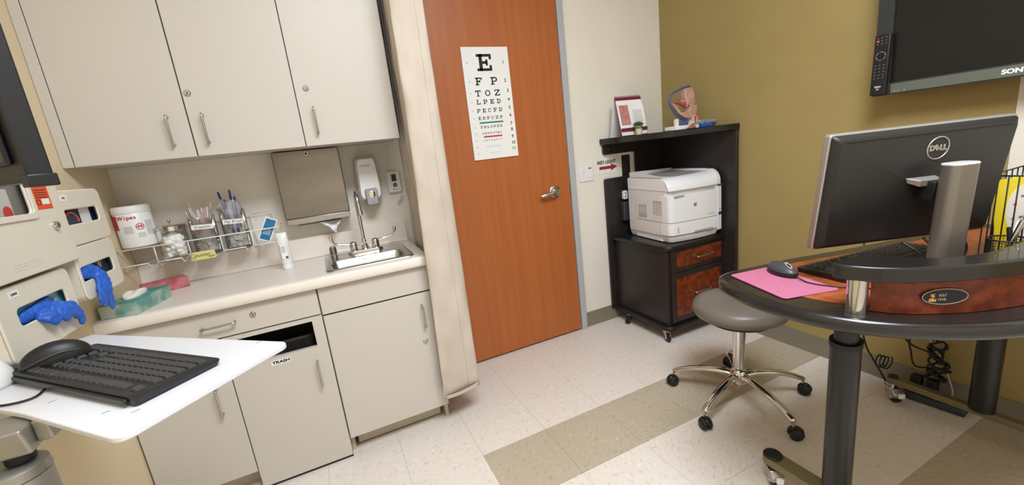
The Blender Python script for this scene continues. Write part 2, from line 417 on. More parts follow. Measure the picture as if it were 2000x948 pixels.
for k, z in enumerate((1.742, 1.645, 1.59, 1.542, 1.497, 1.456, 1.41, 1.376, 1.336, 1.301, 1.268)):
    text(str(k+1), .024, face_y(1.915 if k > 1 else 1.905, CY-.0001, z), 'ink', t, 'number', bold=.0005)
mb = MB()
for k, z in enumerate((1.742, 1.645, 1.582, 1.536, 1.49, 1.449, 1.401, 1.366, 1.327, 1.292, 1.256)): slab(mb, 'EFPTLDCZOEF'[k], 1.69, z, .006, CY)
mb.build('small_figures', 'grey_ink', t, kind='stuff')

# ------------------------------------------------------------------ curtain
def curtain():
    t = thing('privacy_curtain', 'cream privacy curtain bunched between the cabinets and the door', 'curtain', (1.29, -.3, 0))
    top = [(1.262, -.012), (1.30, -.04), (1.255, -.08), (1.31, -.12), (1.25, -.16), (1.31, -.20), (1.245, -.24), (1.31, -.28), (1.24, -.32), (1.30, -.36), (1.232, -.40), (1.275, -.43), (1.238, -.465), (1.25, -.51), (1.30, -.512), (1.352, -.50), (1.365, -.47), (1.34, -.42), (1.35, -.36)]
    bot = [(1.265, -.012), (1.31, -.045), (1.252, -.085), (1.32, -.13), (1.248, -.17), (1.325, -.21), (1.246, -.25), (1.325, -.29), (1.243, -.33), (1.315, -.375), (1.24, -.42), (1.27, -.455), (1.228, -.50), (1.185, -.525), (1.26, -.53), (1.352, -.505), (1.374, -.47), (1.345, -.42), (1.355, -.36)]
    a = smooth_path([(*p, 0) for p in top], 6); b = smooth_path([(*p, 0) for p in bot], 6)
    nz = 44; G = []
    mb = MB()
    for k in range(nz+1):
        f = k/nz; z = 2.5-(2.5-.155)*f; row = []
        g = max(0, min(1, (f-.02)/.98))
        for i, (p, q) in enumerate(zip(a, b)):
            u = i/len(a)
            wv = .0045*math.sin(9*f+u*23)+.003*math.sin(21*f-u*31)
            x = p.x*(1-g)+q.x*g; y = p.y*(1-g)+q.y*g
            cr = .0035*math.sin(f*47+u*9)*math.sin(u*61+f*7)+.0025*math.sin(f*83-u*40)
            if u > .6: x += wv*.6+cr*.4; y += wv*1.6+cr*1.5
            else: x += cr*.5
            row.append((x, y, z+(.006*math.sin(u*19) if k == nz else 0)))
        G.append(row)
    mb.loft(G, cap=False, closed=False)
    o = mb.build('curtain_cloth', 'curtain', t, smooth='all')
    q = o.modifiers.new('solid', 'SOLIDIFY'); q.thickness = .0012; q.offset = 0
    ks = int(len(a)*.80)
    MB().tube([(r_[ks][0]-.001, r_[ks][1]-.0016, r_[ks][2]) for r_ in G], .0009, 5).build('seam', 'cabinet_core', t, smooth='all')
    h = MB(); b2 = [Vector((p.x, p.y, 0)) for p in b]
    for off in (.0022,):
        h.loft([[(p.x-(off if True else 0), p.y-off, z) for p in b] for z in (.158, .176)], cap=False, closed=False)
    h.build('hem', 'curtain', t, smooth='all')
    MB().box(1.28, 1.32, -2.6, -.01, 2.5, 2.53).build('track', 'silver_paint', t)
    for k in range(12):
        y = -.03-k*.043
        MB().tube([(1.295, y, 2.502), (1.295, y+.004, 2.495), (1.29, y, 2.488)], .0015, 6).build('curtain_hook', 'steel', t)
curtain()

# ------------------------------------------------------------------ cabinets
def bar_handle(p0, p1, out, parent, r=.0042):
    p0, p1, out = Vector(p0), Vector(p1), Vector(out)
    d_ = (p1-p0).normalized()*.006
    P = smooth_path([p0, p0+out*.75, p0+out+d_, p1+out-d_, p1+out*.75, p1], 4)
    return MB().tube(P, r, 8).build('handle', 'chrome_soft', parent, smooth='all', label='brushed steel bar handle')
def lock(x, y, z, parent):
    o = MB().lathe([(0, -.006), (.0085, -.006), (.011, -.0035), (.011, 0)], (x, y, z), 20, 'y').build('lock', 'chrome_soft', parent, smooth=True)
    MB().box(x-.0015, x+.0015, y-.0068, y-.006, z-.005, z+.003).build('keyhole', 'ink', o)
FU = -.335
zt = 2.15; zb = 1.367
t = thing('wall_cabinet', 'long off-white three-door wall cabinet above the counter', 'cabinet', (.65, -.16, zb))
mb = MB().box(.071, 1.212, FU+.02, -.0005, zb+.002, zt); mb.build('body', 'cabinet', t, bev=.001)
MB().box(.071, .101, FU+.001, FU+.0195, zb, zt).build('filler_strip', 'cabinet', t, bev=.001)
MB().box(.1015, 1.2115, FU+.012, FU+.0195, zb+.003, zt-.002).build('door_gap_shadow', 'gap_dark', t)
for k, (a, b, hx, lk) in enumerate(((.104, .4545, .397, None), (.4585, .8285, .505, .476), (.8315, 1.212, .885, .873))):
    dd = MB().box(a, b, FU, FU+.0115, zb, zt).build('door', 'cabinet', t, bev=.0012)
    bar_handle((hx, FU, 1.416), (hx, FU, 1.514), (0, -.026, 0), dd)
    if lk: lock(lk, FU, 1.594, dd)
# base cabinets
FB = -.463
def base_body(t, x0, x1, z0=.092):
    mb = MB().box(x0, x0+.016, FB+.021, -.001, z0, .797).box(x1-.016, x1, FB+.021, -.001, z0, .797).box(x0+.016, x1-.016, FB+.021, -.001, z0, z0+.016).box(x0+.016, x1-.016, -.012, -.001, z0+.016, .797)
    mb.build('body', 'cabinet_core', t)
t = thing('base_cabinet', 'left base cabinet with a wide drawer and plain door beneath the tray', 'cabinet', (.235, -.23, 0))
base_body(t, .071, .3965)
MB().box(.074, .395, FB+.012, FB+.02, .094, .796).build('door_gap_shadow', 'gap_dark', t)
dd = MB().box(.076, .395, FB, FB+.0115, .092, .677).build('door', 'cabinet', t, bev=.0012)
bar_handle((.34, FB, .385), (.34, FB, .491), (0, -.026, 0), dd)
MB().box(.075, .3965, -.384, -.37, 0, .091).build('toe_kick', 'cabinet_core', t)
t = thing('base_cabinet', 'middle base cabinet with locked top drawer and open trash slot door', 'cabinet', (.575, -.23, 0))
mb = MB().box(.3975, .412, FB+.021, -.001, 0, .797).box(.738, .753, FB+.021, -.001, 0, .797).box(.412, .738, -.012, -.001, 0, .797).box(.412, .738, FB+.03, -.012, .67, .684)
mb.build('body', 'cabinet_core', t)
dr = MB().box(.079, .751, FB, FB+.0115, .688, .797).build('drawer', 'cabinet', t, bev=.0012)
bar_handle((.353, FB, .74), (.457, FB, .741), (0, -.026, 0), dr)
lock(.519, FB, .751, dr)
mb = MB()
mb.box(.399, .44, FB, FB+.0185, .012, .683).box(.712, .7515, FB, FB+.0185, .012, .683).box(.44, .712, FB, FB+.0185, .012, .555).box(.44, .712, FB, FB+.0185, .666, .683)
bmesh.ops.remove_doubles(mb.b, verts=mb.b.verts[:], dist=1e-5)
dd = mb.build('door', 'cabinet', t)
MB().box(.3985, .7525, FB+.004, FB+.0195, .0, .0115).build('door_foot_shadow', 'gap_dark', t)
bar_handle((.698, FB, .385), (.699, FB, .493), (0, -.026, 0), dd)
t_ = thing('trash_bin', 'black trash bin inside the open cabinet slot', 'bin', (.575, -.25, 0))
MB().loft([[(.575+p[0]*k, -.24+p[1]*k, z) for p in rrect(.26, .3, .04, 5)] for k, z in ((.85, .001), (1, .575), (1.03, .58), (1.03, .59), (.98, .59), (.96, .56), (.8, .02))]).build('bin_body', 'key_black', t_, smooth=True)
lb = MB().box(.536, .606, FB-.001, FB, .522, .542).build('trash_label', 'label_white', t)
text('TRASH', .0165, face_y(.572, FB-.0012, .532), 'ink', lb, bold=.0006, sx=1.25)
t = thing('base_cabinet', 'right base cabinet with single locked door under the sink', 'cabinet', (.98, -.23, 0))
base_body(t, .754, 1.2125)
MB().box(.757, 1.209, FB+.012, FB+.02, .094, .796).build('door_gap_shadow', 'gap_dark', t)
MB().box(.757, 1.2115, FB, FB+.0115, .681, .797).build('false_drawer_front', 'cabinet', t, bev=.0012)
dd = MB().box(.757, 1.2115, FB, FB+.0115, .09, .674).build('door', 'cabinet', t, bev=.0012)
bar_handle((1.161, FB, .517), (1.161, FB, .619), (0, -.026, 0), dd)
lock(1.152, FB, .441, dd)
MB().box(.785, 1.178, -.386, -.372, .006, .091).build('toe_kick', 'cabinet_core', t)
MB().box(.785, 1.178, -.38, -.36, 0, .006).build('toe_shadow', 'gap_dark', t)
for a in (.754, 1.1965): MB().box(a, a+.016, -.42, -.35, 0, .0915).build('foot', 'cabinet_core', t)
# worktop
t = thing('worktop', 'pale grey laminate worktop with rounded front edge and backsplash', 'worktop', (.65, -.24, .8))
hx0, hx1, hy0, hy1 = .822, 1.15, -.412, -.236
mb = MB()
def tz(x0, x1, y0, y1): mb.box(x0, x1, y0, y1, .806, .846)
tz(.071, hx0, -.46, -.0205); tz(hx1, 1.223, -.46, -.0205); tz(hx0, hx1, -.46, hy0); tz(hx0, hx1, hy1, -.0205)
prof = [(-.46, .846), (-.474, .8455), (-.484, .842), (-.4885, .834), (-.4895, .82), (-.4885, .806), (-.484, .801), (-.472, .80), (-.46, .80)]
mb.prism_x(prof, .071, 1.223)
mb.build('countertop', 'worktop', t, smooth=True)
pr = [(-.0005, .847), (-.0005, .951), (-.006, .951)]+[(-.016, .951), (-.0185, .949), (-.019, .945), (-.019, .86), (-.022, .852), (-.03, .847)]
MB().prism_x(pr, .071, 1.223).build('backsplash', 'worktop', t, smooth=True)
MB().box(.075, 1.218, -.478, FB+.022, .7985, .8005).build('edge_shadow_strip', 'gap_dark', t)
# sink
t = thing('sink', 'small stainless steel drop-in sink', 'sink', (.985, -.27, .846))
def rr3(w_, h_, r_, cx, cy, z): return [(cx+p[0], cy+p[1], z) for p in rrect(w_, h_, r_, 6)]
cx, cy = .988, -.265
mb = MB(); bx, by = .986, -.324
mb.loft([rr3(.372, .352, .03, cx, cy, .8465), rr3(.370, .350, .03, cx, cy, .850), rr3(.352, .332, .028, cx, cy, .8515), rr3(.335, .316, .026, cx, cy, .849)], cap=False)
mb.loft([rr3(.335, .316, .026, cx, cy, .849), rr3(.318, .165, .03, bx, by, .849)], cap=False)
mb.build('rim', 'steel_sink', t, smooth='all')
mb = MB().loft([rr3(.318, .165, .03, bx, by, .849), rr3(.312, .159, .03, bx, by, .845), rr3(.300, .150, .04, bx, by, .76), rr3(.27, .12, .045, bx, by, .735), rr3(.05, .05, .022, bx, by, .73)], cap=False)
mb.build('bowl', 'steel_sink', t, smooth='all')
MB().lathe([(.0, .7305), (.018, .7305), (.026, .7325), (.027, .735)], (bx, by, 0), 24).build('drain', 'chrome', t, smooth=True)
text('ELKAY', .012, frame((.985, -.262, .8494), (1, 0, 0), (0, 1, 0)), 'printer_grey', t, extr=.0002)
# faucet
t = thing('faucet', 'chrome gooseneck faucet with two wrist-blade handles behind the sink', 'faucet', (.993, -.125, .85))
bz = .8505
mb = MB().loft([[(.993+p[0]*s_, -.125+p[1]*s_, z) for p in rrect(.168, .052, .0255, 6)] for s_, z in ((1, bz-.001), (1, bz+.006), (.95, bz+.011), (.8, bz+.013))])
mb.build('base_plate', 'chrome', t, smooth=True)
mb = MB().lathe([(.021, .012), (.020, .02), (.0145, .034), (.0105, .055), (.0095, .062)], (.993, -.125, bz), 24)
mb.build('spout_base', 'chrome', t, smooth='all')
neck = [(.993, -.125, bz+.05), (.993, -.125, .98), (.993, -.127, 1.085), (.993, -.135, 1.115), (.993, -.155, 1.138), (.993, -.18, 1.144), (.993, -.205, 1.132), (.993, -.22, 1.1), (.994, -.223, 1.055)]
MB().tube(smooth_path(neck, 5), .0085, 14).build('gooseneck', 'chrome', t, smooth='all')
MB().cyl((.994, -.2235, 1.062), (.994, -.2245, 1.04), .0105, n=18).build('aerator', 'chrome', t, smooth=True)
for sx_, ex in ((-1, .845), (1, 1.148)):
    hx = .993+sx_*.052
    hd = MB().lathe([(.019, .012), (.0185, .04), (.0165, .05), (.010, .056), (0, .057)], (hx, -.125, bz), 20).build('valve_body', 'chrome', t, smooth=True)
    P = smooth_path([(hx, -.125, bz+.04), (hx+sx_*.03, -.127, bz+.047), ((hx+ex)/2+sx_*.01, -.128, bz+.052), (ex-sx_*.018, -.13, bz+.058), (ex-sx_*.003, -.131, bz+.078), (ex, -.131, bz+.098)], 4)
    n_ = len(P); MB().tube(P, [.0055+.004*max(0, (i/n_-.55)) + (.0015 if i > n_-6 else 0) for i in range(n_)], 10, sc=(1, .8)).build('blade_handle', 'chrome', hd, smooth='all')
t = thing('air_gap_cap', 'small ribbed dark chrome cap at the back left of the sink', 'fitting', (.845, -.085, .85))
mb = MB().lathe([(.0145, .0), (.0145, .04), (.012, .044), (0, .045)], (.845, -.085, .8515), 24); mb.build('cap', 'steel', t, smooth=True)
mb = MB()
for k in range(16):
    a = 2*PI*k/16; mb.cyl((.845+.0147*math.cos(a), -.085+.0147*math.sin(a), .857), (.845+.0147*math.cos(a), -.085+.0147*math.sin(a), .888), .0011, n=5)
mb.build('ribs', 'ink', t)

# ------------------------------------------------------------------ towel, soap, thermostat, tape
t = thing('towel_dispenser', 'brushed steel paper towel dispenser hanging under the wall cabinet', 'dispenser', (.82, -.05, 1.02))
MB().prism_x([(-.0005, 1.364), (-.102, 1.364), (-.102, 1.06), (-.0005, 1.06)], .680, .954).build('casing', 'steel_brushed', t, bev=.003)
fr = MB().box(.676, .958, -.112, -.1025, 1.058, 1.366).build('front_cover', 'steel_brushed', t, bev=.004)
MB().prism_x([(-.0005, 1.0575), (-.112, 1.0575), (-.109, 1.03), (-.004, 1.018), (-.0005, 1.018)], .679, .955).build('bottom_lip', 'steel', t, bev=.002)
MB().prism_x([(-.03, 1.0178), (-.1, 1.0262), (-.1, 1.024), (-.03, 1.0155)], .72, .915).build('slot', 'gap_dark', t)
o = MB().lathe([(0, -.006), (.010, -.006), (.0125, -.003), (.0125, 0)], (.818, -.112, 1.348), 22, 'y').build('lock', 'chrome_soft', t, smooth=True)
MB().lathe([(0, -.0068), (.006, -.0068), (.006, -.006)], (.818, -.112, 1.348), 16, 'y').build('keyhole_ring', 'gap_dark', o)
mb = MB()
G = []
for i in range(9):
    f = i/8
    G.append([((.79+.13*(j/8))*(1-f)+f*(.872+.006*j/8)+.003*math.sin(j*2+i), -.07-.02*math.sin(j*.9)*(1-f)-.02*f, 1.03-.075*f*(.6+.4*math.sin(PI*j/8))) for j in range(9)])
mb.loft(G, cap=False, closed=False)
tw = mb.build('paper_towel', 'paper', t, smooth='all', label='white paper towel end sticking out')
tw.modifiers.new('solid', 'SOLIDIFY').thickness = .001
t = thing('soap_dispenser', 'white wall soap dispenser with grey push button', 'dispenser', (1.07, -.05, 1.06))
def rnd_prism(cx, z0, z1, wt, wb, r, y0, y1, top_in=.012):
    rings = []
    for f, y in ((0, y0), (.0, y0+(y1-y0)*.6), (.5, y0+(y1-y0)*.9), (1, y1)):
        k = top_in*f
        q = []
        for px, pz in rrect(1, 1, .16, 6):
            zz = (z0+z1)/2+pz*(z1-z0-2*k); wd = (wb+(wt-wb)*(pz+.5))-2*k
            q.append((cx+px*wd, y, zz))
        rings.append(q)
    return MB().loft(rings)
rnd_prism(1.072, 1.092, 1.307, .104, .118, .02, -.0005, -.1).build('housing', 'white_plastic', t, smooth=True)
bt = rnd_prism(1.072, 1.066, 1.155, .066, .066, .02, -.03, -.118, .008).build('push_button', 'printer_grey', t, smooth=True)
MB().lathe([(0, -.1195), (.013, -.1205), (.017, -.1185), (.018, -.116)], (1.072, 0, 1.122), 24, 'y').build('sensor_lens', 'chrome', bt, smooth=True)
text('TIMEMIST', .0125, face_y(1.066, -.1002, 1.263), 'grey_ink', t, extr=.0004)
text('push', .009, face_y(1.072, -.1182, 1.084), 'grey_ink', bt, extr=.0003)
t = thing('thermostat', 'small white digital thermostat on the wall beside the soap dispenser', 'thermostat', (1.2, -.01, 1.11))
MB().box(1.17, 1.2375, -.022, -.0005, 1.11, 1.22).build('case', 'white_plastic', t, bev=.005, seg=3)
MB().box(1.193, 1.217, -.0226, -.0222, 1.168, 1.205).build('display', 'screen_dark', t)
o = MB().lathe([(0, -.024), (.0105, -.024), (.011, -.0221)], (1.206, 0, 1.148), 24, 'y').build('dial', 'outlet_dark', t, smooth=True)
MB().lathe([(0, -.0248), (.004, -.0248), (.0045, -.024)], (1.206, 0, 1.148), 16, 'y').build('dial_centre', 'printer_grey', o)
MB().lathe([(0, -.0232), (.003, -.0232), (.003, -.0221)], (1.195, 0, 1.126), 12, 'y').build('button', 'ink', t)
text('hunter', .008, face_y(1.213, -.0222, 1.126), 'grey_ink', t, extr=.0003)
mb = MB(frame((1.222, -.004, 1.062), (.55, 0, .83), (-.83, 0, .55)))
mb.loft([[(x, -.010, .0006*0+.002+.003*math.sin(x*90)) for x in [-.03+.06*k/8 for k in range(9)]], [(x, .010, .002+.003*math.sin(x*90)) for x in [-.03+.06*k/8 for k in range(9)]]], cap=False, closed=False)
o = mb.build('tape_strip', 'clear_film', None, smooth='all'); tag(o, 'curled strip of clear tape on the wall below the thermostat', 'tape')
mb = MB(frame((.538, -.001, 1.293), (.78, 0, .62), (-.62, 0, .78))).box(-.02, .02, -.006, .006, 0, .0006)
tag(mb.build('paper_scrap', 'tissue'), 'small torn scrap of tape stuck on the wall left of towel dispenser', 'scrap')

# ------------------------------------------------------------------ wire rack with jars
t = thing('wire_rack', 'white wire counter rack holding jars against the backsplash', 'rack', (.35, -.09, .95))
wr_ = .0026
zr, zs_ = 1.04, .962
MB().tube([(.073, -.021, zr), (.073, -.16, zr), (.645, -.16, zr), (.645, -.021, zr)], wr_, 8).build('top_rail', 'wire_white', t, smooth='all')
MB().tube([(.075, -.024, zs_), (.645, -.024, zs_)], wr_, 8).build('shelf_wire', 'wire_white', t, smooth='all')
MB().tube([(.53, -.022, zs_), (.53, -.022, 1.104), (.62, -.022, 1.104), (.62, -.022, zs_)], wr_, 8).build('back_frame', 'wire_white', t, smooth='all')
MB().tube([(.075, -.022, zs_), (.075, -.022, 1.104), (.53, -.022, 1.104)], wr_, 8).build('back_frame', 'wire_white', t, smooth='all')
for (a, b) in ((.082, .162), (.196, .274), (.31, .39), (.427, .505), (.54, .63)):
    P = [(a, -.024, zs_), (a, -.162, zs_-.004), (a, -.17, zs_+.014), (b, -.17, zs_+.014), (b, -.162, zs_-.004), (b, -.024, zs_)]
    MB().tube(P, wr_, 8).build('shelf_loop', 'wire_white', t, smooth='all')
for x in (.19, .305, .42, .535): MB().tube([(x, -.16, zr), (x, -.16, zs_), (x, -.024, zs_)], wr_*.8, 6).build('divider', 'wire_white', t, smooth='all')
sg = MB().box(.303, .392, -.178, -.1755, .955, .99).build('name_plate', 'yellow_sign', t, bev=.0008)
text('Counter', .021, face_y(.338, -.1782, .975), 'ink', sg, extr=.0003, shear=.3)
text('ops', .016, face_y(.376, -.1782, .966), 'ink', sg, extr=.0003, shear=.3)
MB(face_y(.312, -.178, .974)).tube([(.010*math.cos(a/10*5), .014*math.sin(a/10*5), 0) for a in range(3, 13)], .0009, 5).build('swoosh', 'ink', sg)
# wipes canister, lies on the top rail
WX, WY = .134, -.095
t = thing('wipes_canister', 'large white wipes canister on the left end of the wire rack', 'canister', (WX, WY, 1.045))
MB().lathe([(0, 0), (.055, 0), (.0595, .004), (.0605, .012), (.0605, .138), (.059, .14)], (WX, WY, 1.0435), 40).build('tub', 'white_plastic', t, smooth=True)
MB().lathe([(.0615, .14), (.0622, .142), (.0622, .163), (.058, .169), (0, .169)], (WX, WY, 1.0435), 40).build('lid', 'white_plastic', t, smooth=True)
def wrap(c, r, a0, a1, z0, z1, n=14, off=.0004):
    mb = MB(); A = [math.radians(a0+(a1-a0)*k/n) for k in range(n+1)]
    return mb.loft([[(c[0]+(r+off)*math.cos(a), c[1]+(r+off)*math.sin(a), z) for a in A] for z in (z0, z1)], cap=False, closed=False)
def on_cyl(c, r, ang, z):
    a = math.radians(ang); return frame((c[0]+r*math.cos(a), c[1]+r*math.sin(a), z), (-math.sin(a), math.cos(a), 0), (0, 0, 1))
def curved_text(s_, size, c, r, ang0, z, m, parent, step, bold=0):
    for k, ch in enumerate(s_): text(ch, size, on_cyl(c, r+.0003, ang0+k*step, z), m, parent, 'letter', extr=.0003, bold=bold)
for ch, an in zip('Wipes', (-113, -98, -88, -78, -68)): text(ch, .021, on_cyl((WX, WY), .0609, an, 1.166), 'red_ink', t, 'letter', extr=.0003, bold=.0005)
wrap((WX, WY), .0606, 190, 232, 1.12, 1.178).build('side_stripe', 'red_ink', t, smooth='all')
T = on_cyl((WX, WY), .0612, -60, 1.128)
MB(T).tube([(.0125*math.cos(2*PI*k/24), .0125*math.sin(2*PI*k/24), 0) for k in range(24)], .0011, 5, closed=True).build('warning_ring', 'red_ink', t)
text('H', .019, T, 'red_ink', t, extr=.0004, bold=.0006)
MB(T).box(-.0115, .0115, -.0008, .0008, 0, .001).build('warning_bar', 'red_ink', t)
for ang, w_, z, h, rw in ((-95, .03, 1.118, .03, 5), (-60, .024, 1.093, .02, 3), (-30, .026, 1.12, .06, 10)):
    squiggle(on_cyl((WX, WY), .061, ang, z), w_, h, rw, 'printer_grey', t, fill=.35)
# glass jars
def jar(name, label, x, y, r, h, tagl=None, handwriting=None, lid=False):
    t = thing(name, label, 'jar', (x, y, .966))
    z = .966
    MB().lathe([(0, 0), (r*.94, 0), (r, .006), (r, h-.006), (r+.002, h)], (x, y, z), 36, cap=False).build('glass_body', 'glass', t, smooth='all')
    if lid:
        l = MB().lathe([(r-.004, -.004), (r-.003, .002), (r+.002, .0025), (r+.002, .014), (r-.002, .018), (.014, .021), (0, .021)], (x, y, z+h), 36).build('lid', 'chrome', t, smooth=True)
        MB().lathe([(.004, .021), (.003, .028), (.007, .034), (.006, .041), (0, .043)], (x, y, z+h), 16).build('knob', 'chrome', l, smooth=True)
    if tagl:
        x0, x1, z0, z1, s_ = tagl
        l = MB(frame((x+(x0+x1)/2, y-r-.0012, (z0+z1)/2), (1, 0, -.06), (.06, 0, 1))).box((x0-x1)/2, (x1-x0)/2, -(z1-z0)/2, (z1-z0)/2, -.0004, .0006).build('paper_label', 'label_white', t)
        text(handwriting, s_, frame((x+(x0+x1)/2, y-r-.002, (z0+z1)/2), (1, 0, -.06), (.06, 0, 1)), 'ink', l, extr=.0002, shear=.3)
    return t
J1, J2, J3 = (.243, -.09), (.357, -.092), (.472, -.092)
jar('glass_jar', 'glass jar of cotton balls with chrome lid', *J1, .053, .128, lid=True)
jar('glass_jar', 'open glass jar of wrapped swabs labelled Scopettes', *J2, .048, .165, (-.032, .045, 1.078, 1.098, .015), 'Scopettes')
jar('glass_jar', 'open glass jar of blue brushes labelled Pap Brush', *J3, .049, .17, (-.033, .042, 1.082, 1.102, .016), 'Pap Brush')
mb = MB()
for k in range(60):
    a = random.uniform(0, 2*PI); q = math.sqrt(random.random())*.033; z = .983+.08*(k/60)
    mb.ball((J1[0]+q*math.cos(a), J1[1]+q*math.sin(a), z), random.uniform(.012, .018), 10, 8, (1, 1, .8))
for s_, z, r_ in ((0, 1.058, .034), (1, 1.075, .022), (2, 1.087, .01)): mb.ball((J1[0], J1[1], z-.005), r_*.9, 12, 8, (1, 1, .6))
tag(mb.build('cotton_balls', 'cotton', None, smooth='all', jitter=.0008), 'pile of white cotton balls inside the lidded glass jar', 'cotton', kind='stuff')
mb = MB()
for k in range(30):
    a = random.uniform(0, 2*PI); q = math.sqrt(random.random())*.034; z = .982+.03*(k/30)
    mb.ball((J2[0]+q*math.cos(a), J2[1]+q*math.sin(a), z), random.uniform(.007, .010), 8, 6)
tag(mb.build('swab_tips', 'cotton', None, smooth='all'), 'white swab tips packed at the bottom of the Scopettes jar', 'cotton', kind='stuff')
def baggy(name, label, c, r, z0, z1, m, seed, flare=1.1, cat='wrapper'):
    rnd = random.Random(seed); rings = []
    for j in range(15):
        f = j/14; rr = r*(1+(flare-1)*max(0, f-.7)/.3)
        rings.append([(c[0]+rr*(1+.1*math.sin(3*a+seed+5*f)+.07*math.sin(7*a-4*f))*math.cos(a)*.82, c[1]+rr*(1+.1*math.sin(3*a+seed+5*f))*math.sin(a)*.82, z0+(z1-z0)*f+(.018*math.sin(2*a+seed)+.012*math.sin(5*a))*f**3+rnd.uniform(-.002, .002)) for a in [2*PI*k/26 for k in range(26)]])
    o = MB().loft(rings, cap=False).build(name, m, None, smooth='all')
    return tag(o, label, cat)
baggy('swab_bag', 'pinkish clear bag around the swabs in the Scopettes jar', J2, .043, 1.045, 1.15, 'film_pink', 2, 1.25, 'bag')
baggy('brush_bag', 'crumpled clear plastic wrappers in the Pap Brush jar', J3, .042, 1.06, 1.17, 'clear_film', 5, 1.3, 'bag')
mb = MB()
for k in range(26):
    a = random.uniform(0, 2*PI); q = math.sqrt(random.random())*.034; z = .982+.045*(k/26)
    mb.ball((J3[0]+q*math.cos(a), J3[1]+q*math.sin(a), z), random.uniform(.008, .011), 8, 6)
tag(mb.build('brush_tips', 'cotton', None, smooth='all'), 'white padded brush tips at the bottom of the Pap Brush jar', 'cotton', kind='stuff')
for k in range(11):
    a = k*2.4; q = .012+.018*((k*7) % 5)/5
    p0 = (J2[0]+q*.5*math.cos(a), J2[1]+q*.5*math.sin(a), 1.0); L_ = (.16, .17, .165, .23, .16, .172, .158, .176, .19, .165, .17)[k]
    tx = -.24 if k == 3 else .22*math.cos(a)
    dv = Vector((tx, .2*math.sin(a), 1)).normalized()
    o = MB().cyl(p0, Vector(p0)+dv*L_, .0019, n=7).build('swab', 'tissue', None, smooth=True)
    tag(o, 'long thin swab sticking far out of the Scopettes jar' if k == 3 else 'thin pale swab stick standing in the Scopettes jar', 'swab', None if k == 3 else 'swabs in the Scopettes jar')
for k in range(7):
    a = k*2.4+.5; q = .010+.014*((k*3) % 5)/5
    p0 = Vector((J3[0]+q*math.cos(a)*.6, J3[1]+q*math.sin(a), .998)); dv = Vector((.10*math.cos(a), .1*math.sin(a), 1)).normalized()
    L_ = (.2, .228, .232, .175, .18, .165, .19)[k]
    t = thing('brush', 'blue handled brush standing in the Pap Brush jar', 'brush', p0, 0, 'blue brushes in the Pap Brush jar')
    MB().tube([p0, p0+dv*L_*.8], .0022, 7).build('stem', 'navy_plastic' if k % 2 else 'blue_bright', t, smooth='all')
    MB().tube([p0+dv*L_*.8, p0+dv*L_*.83, p0+dv*L_*.97, p0+dv*L_], [.0022, .005, .004, .0015], 8).build('grip', 'navy_plastic', t, smooth='all')
# blue towelette packet in the rack
T = frame((.602, -.155, 1.035), (.95, -.02, -.1), (.5, .12, 1)) if False else frame((.598, -.148, 1.034), (.92, 0, -.38), (.38, 0, .92))
T = frame((.600, -.147, 1.034), (.88, 0, -.47), (.47, 0, .88))
t = thing('towelette_packet', 'blue and white towelette packet leaning in the rack right end', 'packet', (.6, -.147, 1.0))
MB(T).box(-.024, .024, -.052, .052, -.0015, .0015).build('wrapper', 'paper', t)
MB(T).box(-.02, .02, -.048, .048, .0015, .002).build('blue_print', 'packet_blue', t)
squiggle(T @ Matrix.Translation((0, -.01, .0021)), .03, .03, 5, 'paper', t, fill=.3)
# lotion bottle
t = thing('lotion_bottle', 'white squeeze bottle standing on its cap by the sink', 'bottle', (.645, -.2, .846))
B = (.648, -.178, .8465)
MB().lathe([(0, 0), (.0225, 0), (.0235, .003), (.0235, .016), (.0205, .02), (.0205, .022)], B, 30).build('cap', 'white_plastic', t, smooth=True)
MB().loft([[(B[0]+math.cos(a)*rx, B[1]+math.sin(a)*ry, B[2]+z) for a in [2*PI*k/30 for k in range(30)]] for rx, ry, z in ((.0205, .0205, .022), (.024, .021, .032), (.0245, .021, .09), (.0235, .016, .14), (.022, .008, .158), (.022, .004, .166), (.022, .002, .167))]).build('tube_body', 'white_plastic', t, smooth=True)
MB(face_y(B[0], B[1]-.0215, .93)).box(-.014, .014, -.035, .035, -.001, .0004).build('print_panel', 'paper', t)
MB(face_y(B[0], B[1]-.0222, .93)).tube([(-.014, -.033, 0), (.014, -.033, 0), (.014, .033, 0), (-.014, .033, 0)], .0004, 4, closed=True).build('print_frame', 'green_ink', t)
squiggle(face_y(B[0]-.002, B[1]-.0222, .94), .018, .03, 6, 'grey_ink', t, fill=.3)
MB(face_y(B[0]+.006, B[1]-.0222, .903)).box(-.005, .005, -.005, .005, 0, .0004).build('green_square', 'leaf', t)
